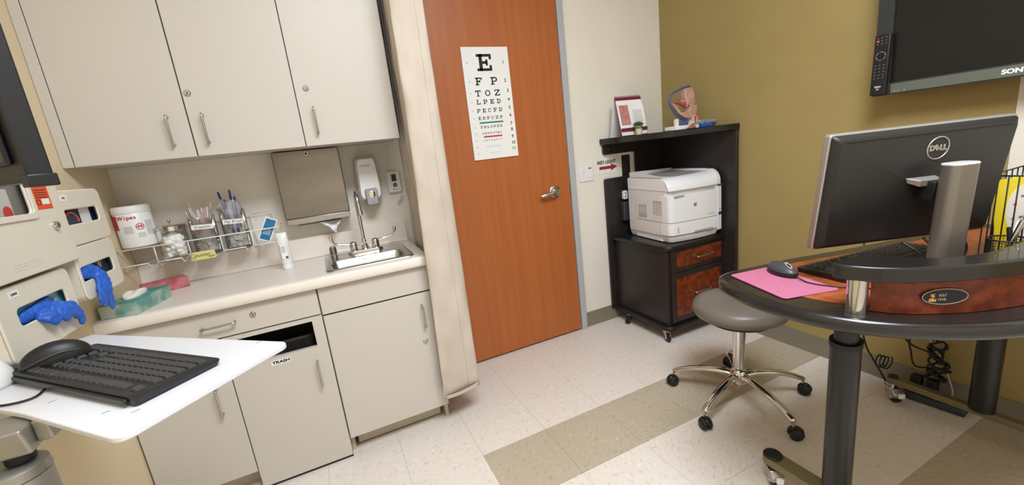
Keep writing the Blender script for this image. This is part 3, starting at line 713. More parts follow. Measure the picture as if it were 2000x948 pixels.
# tissue boxes
def tissue_box(name, label, T, w_, l_, h, mt, ms, tissue=True):
    t = thing(name, label, 'box', T=T)
    MB(T).box(-w_/2, w_/2, -l_/2, l_/2, 0, h-.001).build('carton', ms, t, bev=.001)
    pts = rrect(w_*.5, l_*.55, w_*.2499, 8)
    out = rrect(w_-.001, l_-.001, .001, 8)
    if tissue:
        MB(T).ring(([(p[0], p[1], h) for p in out], [(p[0], p[1], h-.001) for p in out]), ([(p[0], p[1], h) for p in pts], [(p[0], p[1], h-.001) for p in pts])).build('printed_top', mt, t)
        mb = MB(T); G = []
        for i in range(11):
            f = i/10
            G.append([(w_*.235*math.cos(a)*(1-f**3*.97)*(1+.12*f*math.sin(3*a)), l_*.26*math.sin(a)*(1-f**3*.97)*(1+.1*f*math.sin(2*a)), h-.001+.02*math.sin(f*1.57)**.7*(1+.35*math.sin(2*a+1)*(1-f**4))) for a in [2*PI*k/28 for k in range(28)]])
        mb.loft(G, cap=False)
        o = mb.build('tissue', 'tissue', t, smooth='all', label='crumpled white tissue poking out'); o.modifiers.new('solid', 'SOLIDIFY').thickness = .0006
    else:
        MB(T).box(-w_/2+.001, w_/2-.001, -l_/2+.001, l_/2-.001, h-.001, h).build('printed_top', mt, t)
    return t
tissue_box('tissue_box', 'teal patterned tissue box with a tissue pulled up', tm((.160, -.362, .8465), math.radians(-12)), .112, .21, .046, 'teal', 'teal_side')
tissue_box('tissue_box', 'pink tissue box behind the teal one against the backsplash', tm((.178, -.125, .8465), math.radians(-66)), .09, .15, .042, 'pink_box', 'pink_box', False)

# ------------------------------------------------------------------ left wall dispensers
def rounded_ring_x(x0, x1, y0, y1, z0, z1, oy0, oy1, oz0, oz1, ro=.02, ri=.012):
    o = [( (y0+y1)/2+p[0], (z0+z1)/2+p[1]) for p in rrect(y1-y0, z1-z0, ro, 6)]
    i = [( (oy0+oy1)/2+p[0], (oz0+oz1)/2+p[1]) for p in rrect(oy1-oy0, oz1-oz0, ri, 6)]
    return MB().ring(([(x1, *p) for p in o], [(x0, *p) for p in o]), ([(x1, *p) for p in i], [(x0, *p) for p in i]))
def glove_cut(seed, n=3):
    pass
def glove_disp(label, y0, y1, z0, z1, op, carton, x1=.2, sticker=None, glove=None):
    t = thing('glove_dispenser', label, 'dispenser', (XL, (y0+y1)/2, z0))
    oy0, oy1, oz0, oz1 = op
    rounded_ring_x(x1-.006, x1, y0, y1, z0, z1, oy0, oy1, oz0, oz1).build('front_panel', 'warm_plastic', t, bev=.003, smooth=True)
    q = [((y0+y1)/2+p[0], (z0+z1)/2+p[1]) for p in rrect(y1-y0, z1-z0, .02, 6)]
    s_ = [((y0+y1)/2+p[0]*.97, (z0+z1)/2+p[1]*.95) for p in rrect(y1-y0, z1-z0, .02, 6)]
    MB().ring(([(x1-.006, *p) for p in q], [(XL+.0005, *p) for p in q]), ([(x1-.006, *p) for p in s_], [(XL+.0005, *p) for p in s_])).build('housing', 'warm_plastic', t, smooth=True)
    c = MB().box(XL+.01, x1-.02, y0+.012, y1-.012, z0+.012, z1-.02).build('glove_carton', carton, t)
    return t, c
def glove(name, label, pts_list, m='glove_blue'):
    mb = MB()
    for pts, rs, fl in pts_list:
        P = smooth_path(pts, 5); n_ = len(P)
        R_ = []
        for i in range(n_):
            f = i/(n_-1)*(len(rs)-1); k = min(int(f), len(rs)-2); R_.append(rs[k]*(1-(f-k))+rs[k+1]*(f-k))
        mb.tube(P, R_, 16, sc=fl, up=(1, 0, 0))
    bmesh.ops.recalc_face_normals(mb.b, faces=mb.b.faces[:])
    o = mb.build(name, m, None, smooth='all')
    q = o.modifiers.new('remesh', 'REMESH'); q.mode = 'VOXEL'; q.voxel_size = .0022; q.use_smooth_shade = True
    tx = bpy.data.textures.get('crumple') or bpy.data.textures.new('crumple', 'VORONOI')
    tx.noise_scale = .011; tx.distance_metric = 'DISTANCE'
    q = o.modifiers.new('crumple', 'DISPLACE'); q.texture = tx; q.strength = .0045; q.mid_level = .35; q.texture_coords = 'LOCAL'
    q = o.modifiers.new('smooth', 'SMOOTH'); q.factor = .5; q.iterations = 1
    return tag(o, label, 'glove')
# upper right: navy carton with orange arc
t, c = glove_disp('upper beige glove dispenser showing a navy carton with orange arc', -.735, -.495, 1.131, 1.288, (-.722, -.535, 1.191, 1.233), 'carton_navy')
MB().box(.1801, .1806, -.60, -.54, 1.18, 1.24).build('white_panel', 'paper', c)
MB(face_x(.181, -.655, 1.195)).tube([(.036*math.cos(a), .03*math.sin(a), 0) for a in [PI*k/14 for k in range(15)]], .0035, 6).build('orange_arc', 'orange_print', c)
MB(face_x(.1808, -.655, 1.195)).lathe([(0, 0), (.033, 0), (.033, .0006)], (0, 0, 0), 24, 'z', (1, .83)).build('blue_oval', 'carton_dark', c)
text('glove', .012, face_x(.1809, -.69, 1.224), 'paper', c)
lb = MB().box(.2001, .2006, -.721, -.687, 1.258, 1.275).build('size_label', 'label_white', t); text('M-L', .009, face_x(.2007, -.704, 1.2665), 'ink', lb)
t, c = glove_disp('middle beige glove dispenser with two blue glove fingers hanging down', -.752, -.51, .975, 1.129, (-.742, -.548, 1.029, 1.07), 'carton_dark')
MB(face_x(.1808, -.655, 1.05)).lathe([(0, 0), (.06, 0), (.06, .001)], (0, 0, 0), 24, 'z', (1, .4)).build('carton_hole', 'gap_dark', c)
text('AW', .03, face_x(.181, -.60, 1.054), 'paper', c)
glove('disposable_glove', 'blue disposable glove hanging from the middle glove dispenser', [
    ([(.178, -.745, 1.046), (.184, -.72, 1.052), (.193, -.69, 1.05), (.204, -.672, 1.04)], [.012, .020, .022, .018], (.55, 1.0)),
    ([(.196, -.69, 1.05), (.210, -.678, 1.035), (.214, -.678, 1.01), (.2145, -.69, .985)], [.014, .019, .022, .024], (.32, 1.0)),
    ([(.214, -.70, .995), (.215, -.708, .97), (.213, -.712, .945)], [.017, .013, .010], (.35, 1.0)),
    ([(.214, -.712, .99), (.214, -.722, .965), (.212, -.726, .955)], [.012, .010, .006], (.4, 1.0)),
    ([(.214, -.685, .995), (.216, -.675, .965), (.215, -.674, .945), (.213, -.671, .925)], [.016, .012, .011, .008], (.4, 1.0))])
t, c = glove_disp('lowest beige glove dispenser with a cyan carton and crumpled blue gloves', -1.09, -.803, .925, 1.089, (-1.032, -.842, .998, 1.038), 'carton_cyan')
MB(face_x(.1808, -.925, 1.008)).lathe([(0, 0), (.06, 0), (.06, .001)], (0, 0, 0), 24, 'z', (1, .33)).build('carton_hole', 'carton_navy', c)
lb = MB().box(.2001, .2006, -1.04, -1.006, 1.064, 1.079).build('size_label', 'label_white', t); text('LARGE', .007, face_x(.2007, -1.023, 1.0715), 'ink', lb)
squiggle(face_x(.2003, -.955, .955), .07, .03, 4, 'warm_plastic', t, 'embossed_lines')
glove('disposable_glove', 'crumpled blue disposable gloves spilling from the lowest glove dispenser', [
    ([(.178, -1.015, 1.003), (.184, -.99, 1.008), (.192, -.96, 1.012), (.2, -.93, 1.012), (.2, -.905, 1.014)], [.006, .013, .016, .015, .008], (.55, 1.0)),
    ([(.186, -.95, 1.018), (.187, -.925, 1.024), (.186, -.89, 1.024), (.184, -.87, 1.018)], [.006, .008, .008, .005], (.7, 1.0)),
    ([(.198, -.965, 1.005), (.214, -.96, .995), (.22, -.95, .98)], [.017, .021, .016], (.45, 1.0)),
    ([(.205, -.935, 1.006), (.219, -.922, .993), (.221, -.908, .975)], [.017, .021, .014], (.4, 1.0)),
    ([(.206, -.925, 1.008), (.221, -.9, .995), (.222, -.88, .978), (.22, -.87, .965)], [.016, .019, .014, .010], (.5, 1.0)),
    ([(.21, -.91, 1.004), (.221, -.885, .995), (.221, -.868, .975), (.219, -.857, .953), (.217, -.852, .94)], [.013, .013, .012, .0105, .007], (.6, 1.0))])
# sharps cabinet
t = thing('sharps_cabinet', 'large beige locked sharps cabinet with window and orange sticker', 'cabinet', (XL, -.95, 1.1))
X1 = .21
rounded_ring_x(X1-.008, X1, -1.13, -.742, 1.098, 1.42, -1.02, -.875, 1.238, 1.39, .015, .012).build('front_panel', 'warm_plastic', t, bev=.003, smooth=True)
MB().ring(([(X1-.008, y, z) for y, z in ((-1.13, 1.098), (-.742, 1.098), (-.742, 1.42), (-1.13, 1.42))], [(XL+.0005, y, z) for y, z in ((-1.13, 1.098), (-.742, 1.098), (-.742, 1.42), (-1.13, 1.42))]), ([(X1-.008, y, z) for y, z in ((-1.12, 1.108), (-.752, 1.108), (-.752, 1.41), (-1.12, 1.41))], [(XL+.0005, y, z) for y, z in ((-1.12, 1.108), (-.752, 1.108), (-.752, 1.41), (-1.12, 1.41))])).build('housing', 'warm_plastic', t, bev=.002)
rounded_ring_x(X1, X1+.004, -1.032, -.86, 1.224, 1.402, -1.02, -.875, 1.238, 1.39, .016, .012).build('window_rim', 'warm_plastic', t, smooth=True, bev=.001)
o = MB().box(X1-.03, X1-.022, -1.1185, -.7535, 1.11, 1.408).build('window_liner', 'liner_grey', t)
lb = MB().box(X1-.0215, X1-.021, -.955, -.9, 1.235, 1.30).build('inner_label', 'liner_label', o)
MB(face_x(X1-.0209, -.92, 1.245)).lathe([(0, 0), (.016, 0), (.016, .0004)], (0, 0, 0), 20, 'z').build('red_mark', 'caution_red', o)
st = MB().box(X1+.0001, X1+.0007, -.855, -.789, 1.244, 1.32).build('warning_sticker', 'orange_label', t)
MB().box(X1+.0008, X1+.0011, -.828, -.796, 1.256, 1.27).build('sticker_panel', 'label_white', st)
squiggle(face_x(X1+.0009, -.822, 1.283), .05, .024, 4, 'ink', st, fill=.25)
MB(face_x(X1+.001, -.842, 1.262)).tube([(.007*math.cos(2*PI*k/16), .007*math.sin(2*PI*k/16), 0) for k in range(16)], .0008, 4, closed=True).build('biohazard_ring', 'ink', st)
o = MB().lathe([(0, .009), (.009, .009), (.0105, .005), (.0105, 0)], (X1, -.811, 1.2), 22, 'x').build('key_lock', 'chrome', t, smooth=True)
MB().box(X1+.009, X1+.0096, -.812, -.81, 1.195, 1.204).build('keyhole', 'ink', o)
squiggle(face_x(X1+.0002, -.96, 1.125), .1, .02, 3, 'warm_plastic', t, 'embossed_lines')

# ------------------------------------------------------------------ wall workstation: tray, keyboard, screen, arm
TZ = .90
t = thing('keyboard_tray', 'white keyboard tray on a wall arm in front of the cabinets', 'tray', (.35, -1.2, TZ-.014))
def round_poly(P, r, n=5):
    out = []
    for i, p in enumerate(P):
        p = Vector(p); a = (Vector(P[i-1])-p).normalized(); b = (Vector(P[(i+1) % len(P)])-p).normalized()
        ri = r[i] if isinstance(r, (list, tuple)) else r
        ang = a.angle(b); dd = ri/math.tan(ang/2); s0 = p+a*dd; s1 = p+b*dd
        for k in range(n+1):
            f = k/n; out.append(tuple((s0*(1-f)+p*f)*(1-f)+(p*(1-f)+s1*f)*f))
    return out
P = round_poly([(.222, -.838), (.725, -1.285), (.505, -1.517), (.30, -1.302), (.09, -1.105), (.085, -.93)], [.015, .022, .025, .3, .02, .02], 7)
MB().loft([[(p[0], p[1], z) for p in P] for z in (TZ-.012, TZ)]).build('tray_top', 'tray_white', t, bev=.003, seg=3, smooth=True)
mb = MB()
for x, y, a in ((.56, -1.1, .4), (.62, -1.16, .5), (.66, -1.24, .3), (.33, -1.28, .5), (.45, -1.4, .2), (.50, -1.43, .5), (.27, -1.18, .4)):
    mb.T = tm((x, y, TZ), a); mb.box(-.006, .006, -.0008, .0008, 0, .0004)
mb.build('scuffs', 'grey_ink', t)
# keyboard: local X runs from Esc to numpad, local Y away from its user
KC = Vector((.394, -1.206, TZ+.001)); KA = math.atan2(.719, -.695)
KT = tm(KC, KA) @ Matrix.Rotation(math.radians(0), 4, 'X')
t = thing('computer_keyboard', 'black full-size computer keyboard lying on the white tray', 'keyboard', T=KT)
kw, kd = .455, .148
def key_T(): return KT
out = rrect(kw, kd, .008, 4)
def zprof(y, base): return base+.010*(y/kd+.5)     # rises toward the function row
mb = MB(KT); mb.loft([[(p[0]*.965, p[1]*.96, .0) for p in out], [(p[0]*.985, p[1]*.98, .004) for p in out], [(p[0], p[1], zprof(p[1], .010)) for p in out], [(p[0]*.995, p[1]*.99, zprof(p[1], .013)) for p in out]])
mb.build('keyboard_case', 'black_plastic', t, smooth=True)
MB(KT).box(-kw/2+.02, kw/2-.02, kd/2-.0005, kd/2+.006, .006, .015).build('rear_lip', 'black_plastic', t, bev=.002)
u = .0188; kx0 = -kw/2+.013
def keycap(x, y, w_, h=.0165, par=t, m='key_black'):
    z = zprof(y, .0122); a, b = w_/2-.0011, h/2
    mb = MB(KT @ tm((x, y, z))); mb.loft([[(sx*a, sy*b, 0) for sx, sy in ((-1, -1), (1, -1), (1, 1), (-1, 1))], [(sx*(a-.002), sy*(b-.0018), .0052) for sx, sy in ((-1, -1), (1, -1), (1, 1), (-1, 1))]])
    return mb.build('key', m, par)
rows_y = [.0555, .028, .009, -.010, -.029, -.048]
def krow(y, ws, x):
    for w_ in ws:
        if w_ > 0: keycap(x+w_*u/2, y, w_*u)
        x += abs(w_)*u
    return x
krow(rows_y[0], [1, -1, 1, 1, 1, 1, -.5, 1, 1, 1, 1, -.5, 1, 1, 1, 1, -.25, 1, 1, 1, -.25, 1, 1, 1, 1], kx0)
krow(rows_y[1], [1]*13+[2, -.25, 1, 1, 1, -.25, 1, 1, 1, 1], kx0)
krow(rows_y[2], [1.5]+[1]*12+[1.5, -.25, 1, 1, 1, -.25, 1, 1, 1, 1], kx0)
krow(rows_y[3], [1.75]+[1]*11+[2.25, -3.5, 1, 1, 1, 1], kx0)
krow(rows_y[4], [2.25]+[1]*10+[2.75, -1.25, 1, -1.25, 1, 1, 1, 1], kx0)
krow(rows_y[5], [1.25, 1.25, 1.25, 6.25, 1.25, 1.25, 1.25, 1.25, -.25, 1, 1, 1, -.25, 2, 1, 1], kx0)
# dark curved mouse on the numpad end
MT0 = tm((.264, -1.094, .924), math.radians(26))
t = thing('computer_mouse', 'long curved black mouse resting on the numpad end of the keyboard', 'mouse', T=MT0)
def half_dome(L_, W_, H_, e=1.0, n=28, m_=10):
    R_ = []
    for j in range(m_+1):
        f = PI/2*j/m_; c_, s_ = max(math.cos(f), .002), math.sin(f)
        R_.append([(L_*math.cos(a)*c_+.1*L_*s_*0, W_*math.sin(a)*c_, H_*s_**e) for a in [2*PI*k/n for k in range(n)]])
    return R_
MB(MT0).loft([[(p[0]*.97, p[1]*.97, -.0045) for p in half_dome(.056, .026, .04)[0]]]+half_dome(.056, .026, .042)).build('mouse_shell', 'black_plastic', t, smooth='all')
MB(MT0).tube(smooth_path([(-.048, -.012, .004), (-.026, -.0225, .013), (.008, -.0225, .019), (.038, -.016, .012)], 5), .0035, 8, sc=(1, .8)).build('side_ridge', 'key_black', t, smooth='all')
tag(MB().tube(smooth_path([(.285, -1.175, .906), (.29, -1.24, .9035), (.25, -1.245, .9035), (.2, -1.21, .9035), (.14, -1.14, .9035), (.1, -1.06, .9035)], 5), .0022, 8).build('cable', 'rubber', None, smooth='all'), 'black cable running left from under the keyboard on the tray', 'cable')
# white round thing at tray left
t = thing('barcode_scanner', 'small rounded white scanner base at the left end of the tray', 'scanner', (.2, -1.13, TZ))
MB().lathe([(0, 0), (.034, 0), (.038, .008), (.036, .03), (.026, .05), (.012, .058), (0, .06)], (.165, -1.115, TZ+.0005), 28).build('dome', 'white_plastic', t, smooth='all')
# silver arm
t = thing('wall_arm', 'silver articulated wall arm carrying the white keyboard tray', 'arm', (XL, -1.3, .7))
MB().prism_x([(-1.345, .886), (-1.26, .886), (-1.27, .84), (-1.335, .835)], .225, .312).build('tray_bracket', 'cast_metal', t, bev=.005, seg=3)
MB().box(.312, .335, -1.318, -1.27, .845, .887).build('bracket_tab', 'cast_metal', t, bev=.004)
MB().cyl((.225, -1.33, .858), (.205, -1.345, .858), .012, n=16).build('pivot_bolt', 'chrome_soft', t, smooth=True)
MB().cyl((.275, -1.3, .838), (.275, -1.3, .815), .02, n=20).build('swivel_neck', 'rubber', t, smooth=True)
MB().lathe([(0, .812), (.038, .812), (.046, .806), (.048, .79)], (.262, -1.305, 0), 32).build('joint_cap', 'cast_metal', t, smooth=True)
MB().cyl((.262, -1.305, .788), (.262, -1.305, .73), .0465, n=32).build('joint_body', 'cast_metal', t, smooth=True)
MB().cyl((.262, -1.305, .727), (.262, -1.305, .69), .047, n=32).build('joint_base', 'cast_metal', t, smooth=True)
MB().box(.071, .235, -1.335, -1.275, .70, .78).build('arm_beam', 'cast_metal', t, bev=.012, seg=3)
MB().box(XL+.0005, .085, -1.42, -1.2, .6, .88).build('wall_plate', 'cast_metal', t, bev=.003)
# screen seen from the back
R0 = Vector((.492, -1.432, 1.285)); DX = Vector((-.74, .67, 0)).normalized(); NB = Vector((-DX.y, DX.x, 0))
if NB.dot(Vector((.85, -2.27, 0))-R0.xy.to_3d()) < 0: NB = -NB
MT = frame(R0, DX, (0, 0, 1))            # local x along screen, y up, z normal
t = thing('computer_monitor', 'black wall-arm monitor at the far left with two USB ports', 'monitor', T=MT)
sgn = 1 if MT.to_3x3().col[2].dot(NB) > 0 else -1
MB(MT).box(0, .47, .004, .32, -.018, .012).build('rear_shell', 'black_plastic', t, bev=.003)
MB(MT).box(.018, .47, .03, .32, .012 if sgn > 0 else -.026, .022 if sgn > 0 else -.018).build('inner_shell', 'black_gloss', t, bev=.004)
MB(MT).box(-.004, .016, -.004, .014, -.02, .014).build('corner_foot', 'black_plastic', t, bev=.002)
zf = (.022 if sgn > 0 else -.026)
for k, (x, y) in enumerate(((.045, .045), (.045, .07))):
    pt_ = MB(MT).box(x, x+.0075, y, y+.017, min(zf, zf+sgn*.0012), max(zf, zf+sgn*.0012)).build('usb_port', 'steel', t)
    MB(MT).box(x+.0012, x+.0062, y+.0015, y+.0155, min(zf+sgn*.0012, zf+sgn*.0016), max(zf+sgn*.0012, zf+sgn*.0016)).build('port_tongue', 'carton_navy', pt_)
MB(MT).box(.046, .064, .098, .0995, min(zf, zf+sgn*.0008), max(zf, zf+sgn*.0008)).build('light_line', 'printer_grey', t)
MB(MT).box(.2, .28, .1, .2, *sorted((zf, zf+sgn*.03))).build('mount_block', 'black_plastic', t, bev=.003)
MB().cyl(MT @ Vector((.24, .15, zf+sgn*.028)), (XL+.001, -1.5, 1.43), .018, n=16).build('support_arm', 'cast_metal', t, smooth=True)

# ------------------------------------------------------------------ wall switch and sign
t = thing('light_switch', 'white double switch plate beside the door', 'switch', (2.428, -.005, 1.0))
MB().box(2.372, 2.484, -.007, -.0005, 1.003, 1.12).build('plate', 'white_plastic', t, bev=.003)
MB().box(2.396, 2.406, -.009, -.0071, 1.05, 1.073).build('toggle_slot', 'label_white', t, bev=.001)
MB().prism_x([(-.009, 1.056), (-.009, 1.067), (-.019, 1.073), (-.019, 1.067)], 2.3985, 2.4035).build('toggle', 'white_plastic', t)
MB().box(2.437, 2.470, -.0095, -.0071, 1.028, 1.096).build('rocker', 'label_white', t, bev=.001)
MB().box(2.442, 2.466, -.0105, -.0096, 1.082, 1.091).build('slider', 'grey_ink', t)
t = thing('wall_sign', 'small paper sign reading RED LIGHT with a dark red arrow', 'sign', (2.6, -.003, 1.03))
MB().box(2.517, 2.675, -.0022, -.0005, 1.035, 1.133).build('paper', 'label_white', t)
text('RED LIGHT', .031, face_y(2.596, -.0026, 1.109), 'ink', t, bold=.0009)
MB().prism_y([(2.535, 1.063), (2.63, 1.063), (2.63, 1.05), (2.685, 1.074), (2.63, 1.096), (2.63, 1.083), (2.535, 1.083)], -.003, -.0023).build('arrow', 'dark_red', t)

# ------------------------------------------------------------------ printer cart with hutch
def caster(x, y, z_top, parent, r=.028, head=0, w_=.02, mt='steel', brake=False):
    T = tm((x, y, 0), head)
    c = MB(T).cyl((-.006, 0, z_top), (-.006, 0, z_top-.012), .02, n=18).build('caster', 'chrome_soft', parent, smooth=True)
    MB(T).loft([[(px, s_, pz) for px, pz in ((-.018, z_top-.012), (.018, z_top-.012), (.030, r+.004), (.024, r-.008), (.010, r-.004))] for s_ in (-w_*.75, -w_*.6)]).loft([[(px, s_, pz) for px, pz in ((-.018, z_top-.012), (.018, z_top-.012), (.030, r+.004), (.024, r-.008), (.010, r-.004))] for s_ in (w_*.6, w_*.75)]).build('fork', mt, c)
    MB(T).lathe([(0, -w_*.5), (r*.8, -w_*.5), (r, -w_*.3), (r, w_*.3), (r*.8, w_*.5), (0, w_*.5)], (.018, 0, r+.0005), 24, 'y').build('wheel', 'rubber', c, smooth=True)
    MB(T).lathe([(0, -w_*.8), (.007, -w_*.8), (.007, w_*.8), (0, w_*.8)], (.018, 0, r), 12, 'y').build('axle', 'chrome', c, smooth=True)
    if brake: MB(T).prism_y([(-.045, z_top-.03), (-.015, z_top-.016), (-.012, z_top-.024), (-.045, z_top-.036)], -.012, .012).build('brake_pedal', 'caution_red', c)
    return c
t = thing('printer_cart', 'espresso rolling printer cart with hutch and burl drawer fronts', 'cart', (2.84, -.27, 0))
base = [(2.578, -.022), (2.578, -.47)]+[(2.638-.06*math.cos(a), -.47-.062*math.sin(a)) for a in [PI/2*k/6 for k in range(1, 7)]]+[(3.066, -.532), (3.066, -.022)]
MB().prism(base, .072, .1).build('base_board', 'espresso_edge', t, bev=.006, seg=3, smooth=True)
MB().box(2.607, 3.066, -.488, -.03, .1005, .5745).build('body', 'espresso', t, bev=.002)
MB().box(2.607, 3.066, -.4995, -.4885, .1005, .5745).build('face_frame', 'espresso', t, bev=.001)
shelf = [(2.588, -.022), (2.588, -.46)]+[(2.648-.06*math.cos(a), -.46-.067*math.sin(a)) for a in [PI/2*k/6 for k in range(1, 7)]]+[(3.066, -.527), (3.066, -.022)]
MB().prism(shelf, .575, .604).build('middle_shelf', 'espresso_edge', t, bev=.008, seg=3, smooth=True)
d1 = MB().box(2.63, 3.06, -.5125, -.50, .432, .572).build('drawer', 'espresso', t, bev=.002)
MB().box(2.67, 3.045, -.5135, -.5126, .462, .556).build('drawer_panel', 'burl', d1, label='reddish burl wood drawer panel')
bar_handle((2.82, -.5135, .508), (2.955, -.5135, .508), (0, -.026, 0), d1, .0045)
d2 = MB().box(2.63, 3.06, -.5125, -.50, .115, .428).build('drawer', 'espresso', t, bev=.002)
MB().box(2.665, 3.045, -.5135, -.5126, .15, .396).build('drawer_panel', 'burl', d2, label='reddish burl wood drawer panel')
bar_handle((2.80, -.5135, .285), (2.935, -.5135, .285), (0, -.026, 0), d2, .0045)
# back panel with a cable notch (rounded corners)
bp_ = [(2.562, .08), (3.066, .08), (3.066, 1.2245), (2.565, 1.2245)]
left = [(2.565, 1.175)]+[(2.581-.016*math.cos(a), 1.173-.016*math.sin(a)) for a in [PI/2*k/5 for k in range(6)]]+[(2.812, 1.157)]+[(2.814+.016*math.sin(a), 1.141+.016*math.cos(a)) for a in [PI/2*k/5 for k in range(6)]]+[(2.83, 1.02)]+[(2.814+.016*math.cos(a), 1.016-.016*math.sin(a)) for a in [PI/2*k/5 for k in range(6)]]+[(2.582, 1.0)]+[(2.578-.016*math.sin(a), .984+.016*math.cos(a)) for a in [PI/2*k/5 for k in range(6)]]
MB().prism_y(bp_+left, -.02, -.003).build('back_panel', 'espresso', t)
MB().box(2.723, 2.792, -.0028, -.0006, .9, 1.14).build('cable_cover', 'espresso', t)
MB(face_y(2.625, -.0205, 1.19)).tube([(.035*math.cos(2*PI*k/24), .017*math.sin(2*PI*k/24), 0) for k in range(24)], .0012, 5, closed=True).build('oval_badge', 'espresso_edge', t)
text('E', .018, face_y(2.602, -.0212, 1.19), 'logo_silver', t)
MB().box(3.067, 3.088, -.6, -.018, .072, 1.2245).build('side_panel', 'espresso', t, bev=.003)
top = [(2.548, -.003), (2.548, -.16)]+[tuple(p.xy) for p in smooth_path([(2.56, -.185, 0), (2.64, -.27, 0), (2.74, -.43, 0), (2.86, -.51, 0), (3.0, -.585, 0), (3.06, -.6, 0)], 4)]+[(3.097, -.6), (3.097, -.003)]
MB().prism(top, 1.2255, 1.262).build('top_shelf', 'espresso_edge', t, bev=.004, seg=2, smooth=True)
caster(2.605, -.14, .072, t, .027, math.radians(200), brake=True)
caster(2.605, -.48, .072, t, .027, math.radians(250), brake=True)
caster(3.04, -.14, .072, t, .027, .4); caster(3.03, -.48, .072, t, .027, -.9)
# plug and small adapter on the back panel
t = thing('power_plug', 'white power plug on the cart back panel left of the printer', 'plug', (2.7, -.03, .85))
MB().box(2.688, 2.725, -.052, -.0215, .845, .905).build('plug_body', 'white_plastic', t, bev=.009, seg=3)
for dz in (.862, .884): MB().box(2.693, 2.701, -.0535, -.0521, dz, dz+.009).build('slot', 'ink', t)
o = MB().box(2.675, 2.76, -.06, -.0215, .70, .83).build('power_adapter', 'outlet_dark', None, bev=.006); tag(o, 'dark grey adapter box under the white plug behind the printer', 'adapter')

# ------------------------------------------------------------------ printer
PT = tm((2.872, -.30, .605), math.radians(-5))
t = thing('laser_printer', 'white office laser printer on the cart', 'printer', T=PT)
PT = PT @ Matrix.Diagonal((1.09, 1.06, 1.05, 1))
W2, D2, HP = .178, .19, .40
def rp(w_, d0, d1, r, z, n=6):           # plan outline with rounded front corners, bulging front
    P = [(w_, d1), (-w_, d1), (-w_, d0+r)]+[(-w_+r*(1-math.cos(a)), d0+r-r*math.sin(a)) for a in [PI/2*k/n for k in range(1, n+1)]]
    P += [(-w_+r+(2*w_-2*r)*k/6, d0-.012*math.sin(PI*k/6)) for k in range(1, 6)]
    P += [(w_-r*(1-math.sin(a)), d0+r-r*math.cos(a)) for a in [PI/2*k/n for k in range(0, n+1)]]
    return [(p[0], p[1], z) for p in P]
MB(PT).loft([rp(W2-.012, -D2+.015, D2-.01, .03, .004), rp(W2-.006, -D2+.008, D2-.005, .03, .022), rp(W2-.004, -D2+.006, D2-.004, .03, .04)]).build('base', 'printer_side', t, smooth=True)
MB(PT).loft([rp(W2-.001, -D2+.024, D2-.003, .03, .0402), rp(W2, -D2+.022, D2-.002, .03, .30)]).build('body', 'printer_side', t, smooth=True)
for k, (x, y) in enumerate(((-.15, -.15), (.15, -.15), (-.15, .16), (.15, .16))): MB(PT).cyl((x, y, 0), (x, y, .0042), .012, n=14).build('rubber_foot', 'rubber', t)
def front_piece(z0, z1, name, m, x0=-W2-.002, x1=W2-.04, out=0.0, r=.03):
    n = 6; F = []
    def outl(off):
        P = [(x0+off, -D2+.085), (x0+off, -D2+r)]+[(x0+r*(1-math.cos(a))+off*math.cos(a), -D2+r-r*math.sin(a)+off*math.sin(a)-out*math.sin(a)) for a in [PI/2*k/n for k in range(1, n+1)]]
        P += [(x0+r+(x1-x0-r)*k/6, -D2+off-out-.012*math.sin(PI*(k/7))) for k in range(1, 7)]
        return P
    A = outl(0); B = outl(.02)
    ring_ = A+B[::-1]
    return MB(PT).loft([[(p[0], p[1], z0) for p in ring_], [(p[0], p[1], z1) for p in ring_]]).build(name, m, t, bev=.002, smooth=True)
tr = front_piece(.045, .116, 'paper_tray', 'printer_white', out=.002)
MB(PT).box(-.03, .10, -D2-.0165, -D2-.004, .046, .058).build('tray_grip', 'printer_grey', tr, bev=.002)
MB(PT).box(-.135, -.132, -D2-.0105, -D2-.007, .06, .09).build('level_slot', 'printer_grey', tr)
fd = front_piece(.119, .272, 'front_door', 'printer_white', out=.001)
MB(PT).box(-.155, -.09, -D2-.0105, -D2+.0, .262, .272).build('grip_recess', 'printer_grey', fd, bev=.003)
lg = MB(PT).box(-.03, -.012, -D2-.0145, -D2-.0125, .2, .216).build('logo_plate', 'ink', fd, bev=.001)
text('hp', .0135, PT @ face_y(-.021, -D2-.0146, .2085), 'paper', lg, extr=.0003, shear=.25)
text('LaserJet P3015', .0075, PT @ face_y(.09, -D2-.0125, .14), 'printer_grey', fd, extr=.0003)
# right column
col = MB(PT).loft([[(W2-.038, -D2-.008, .03), (W2-.004, -D2-.002, .03), (W2+.002, -D2+.03, .03), (W2+.002, -D2+.10, .03), (W2-.038, -D2+.10, .03)], [(W2-.038, -D2-.008, .30), (W2-.004, -D2-.002, .30), (W2+.002, -D2+.03, .30), (W2+.002, -D2+.10, .30), (W2-.038, -D2+.10, .30)]]).build('control_column', 'printer_white', t, bev=.003, smooth=True)
st = MB(PT @ frame((W2-.021, -D2-.0055, .155), (1, .17, 0), (0, 0, 1))).box(-.013, .013, -.035, .02, -.001, .0006).build('energy_label', 'label_white', col)
MB(PT @ frame((W2-.021, -D2-.0058, .155), (1, .17, 0), (0, 0, 1))).box(-.013, .013, -.035, -.018, .0006, .001).build('blue_label', 'navy_plastic', st)
squiggle(PT @ frame((W2-.021, -D2-.006, .151), (1, .17, 0), (0, 0, 1)), .018, .018, 3, 'ink', st, fill=.3)
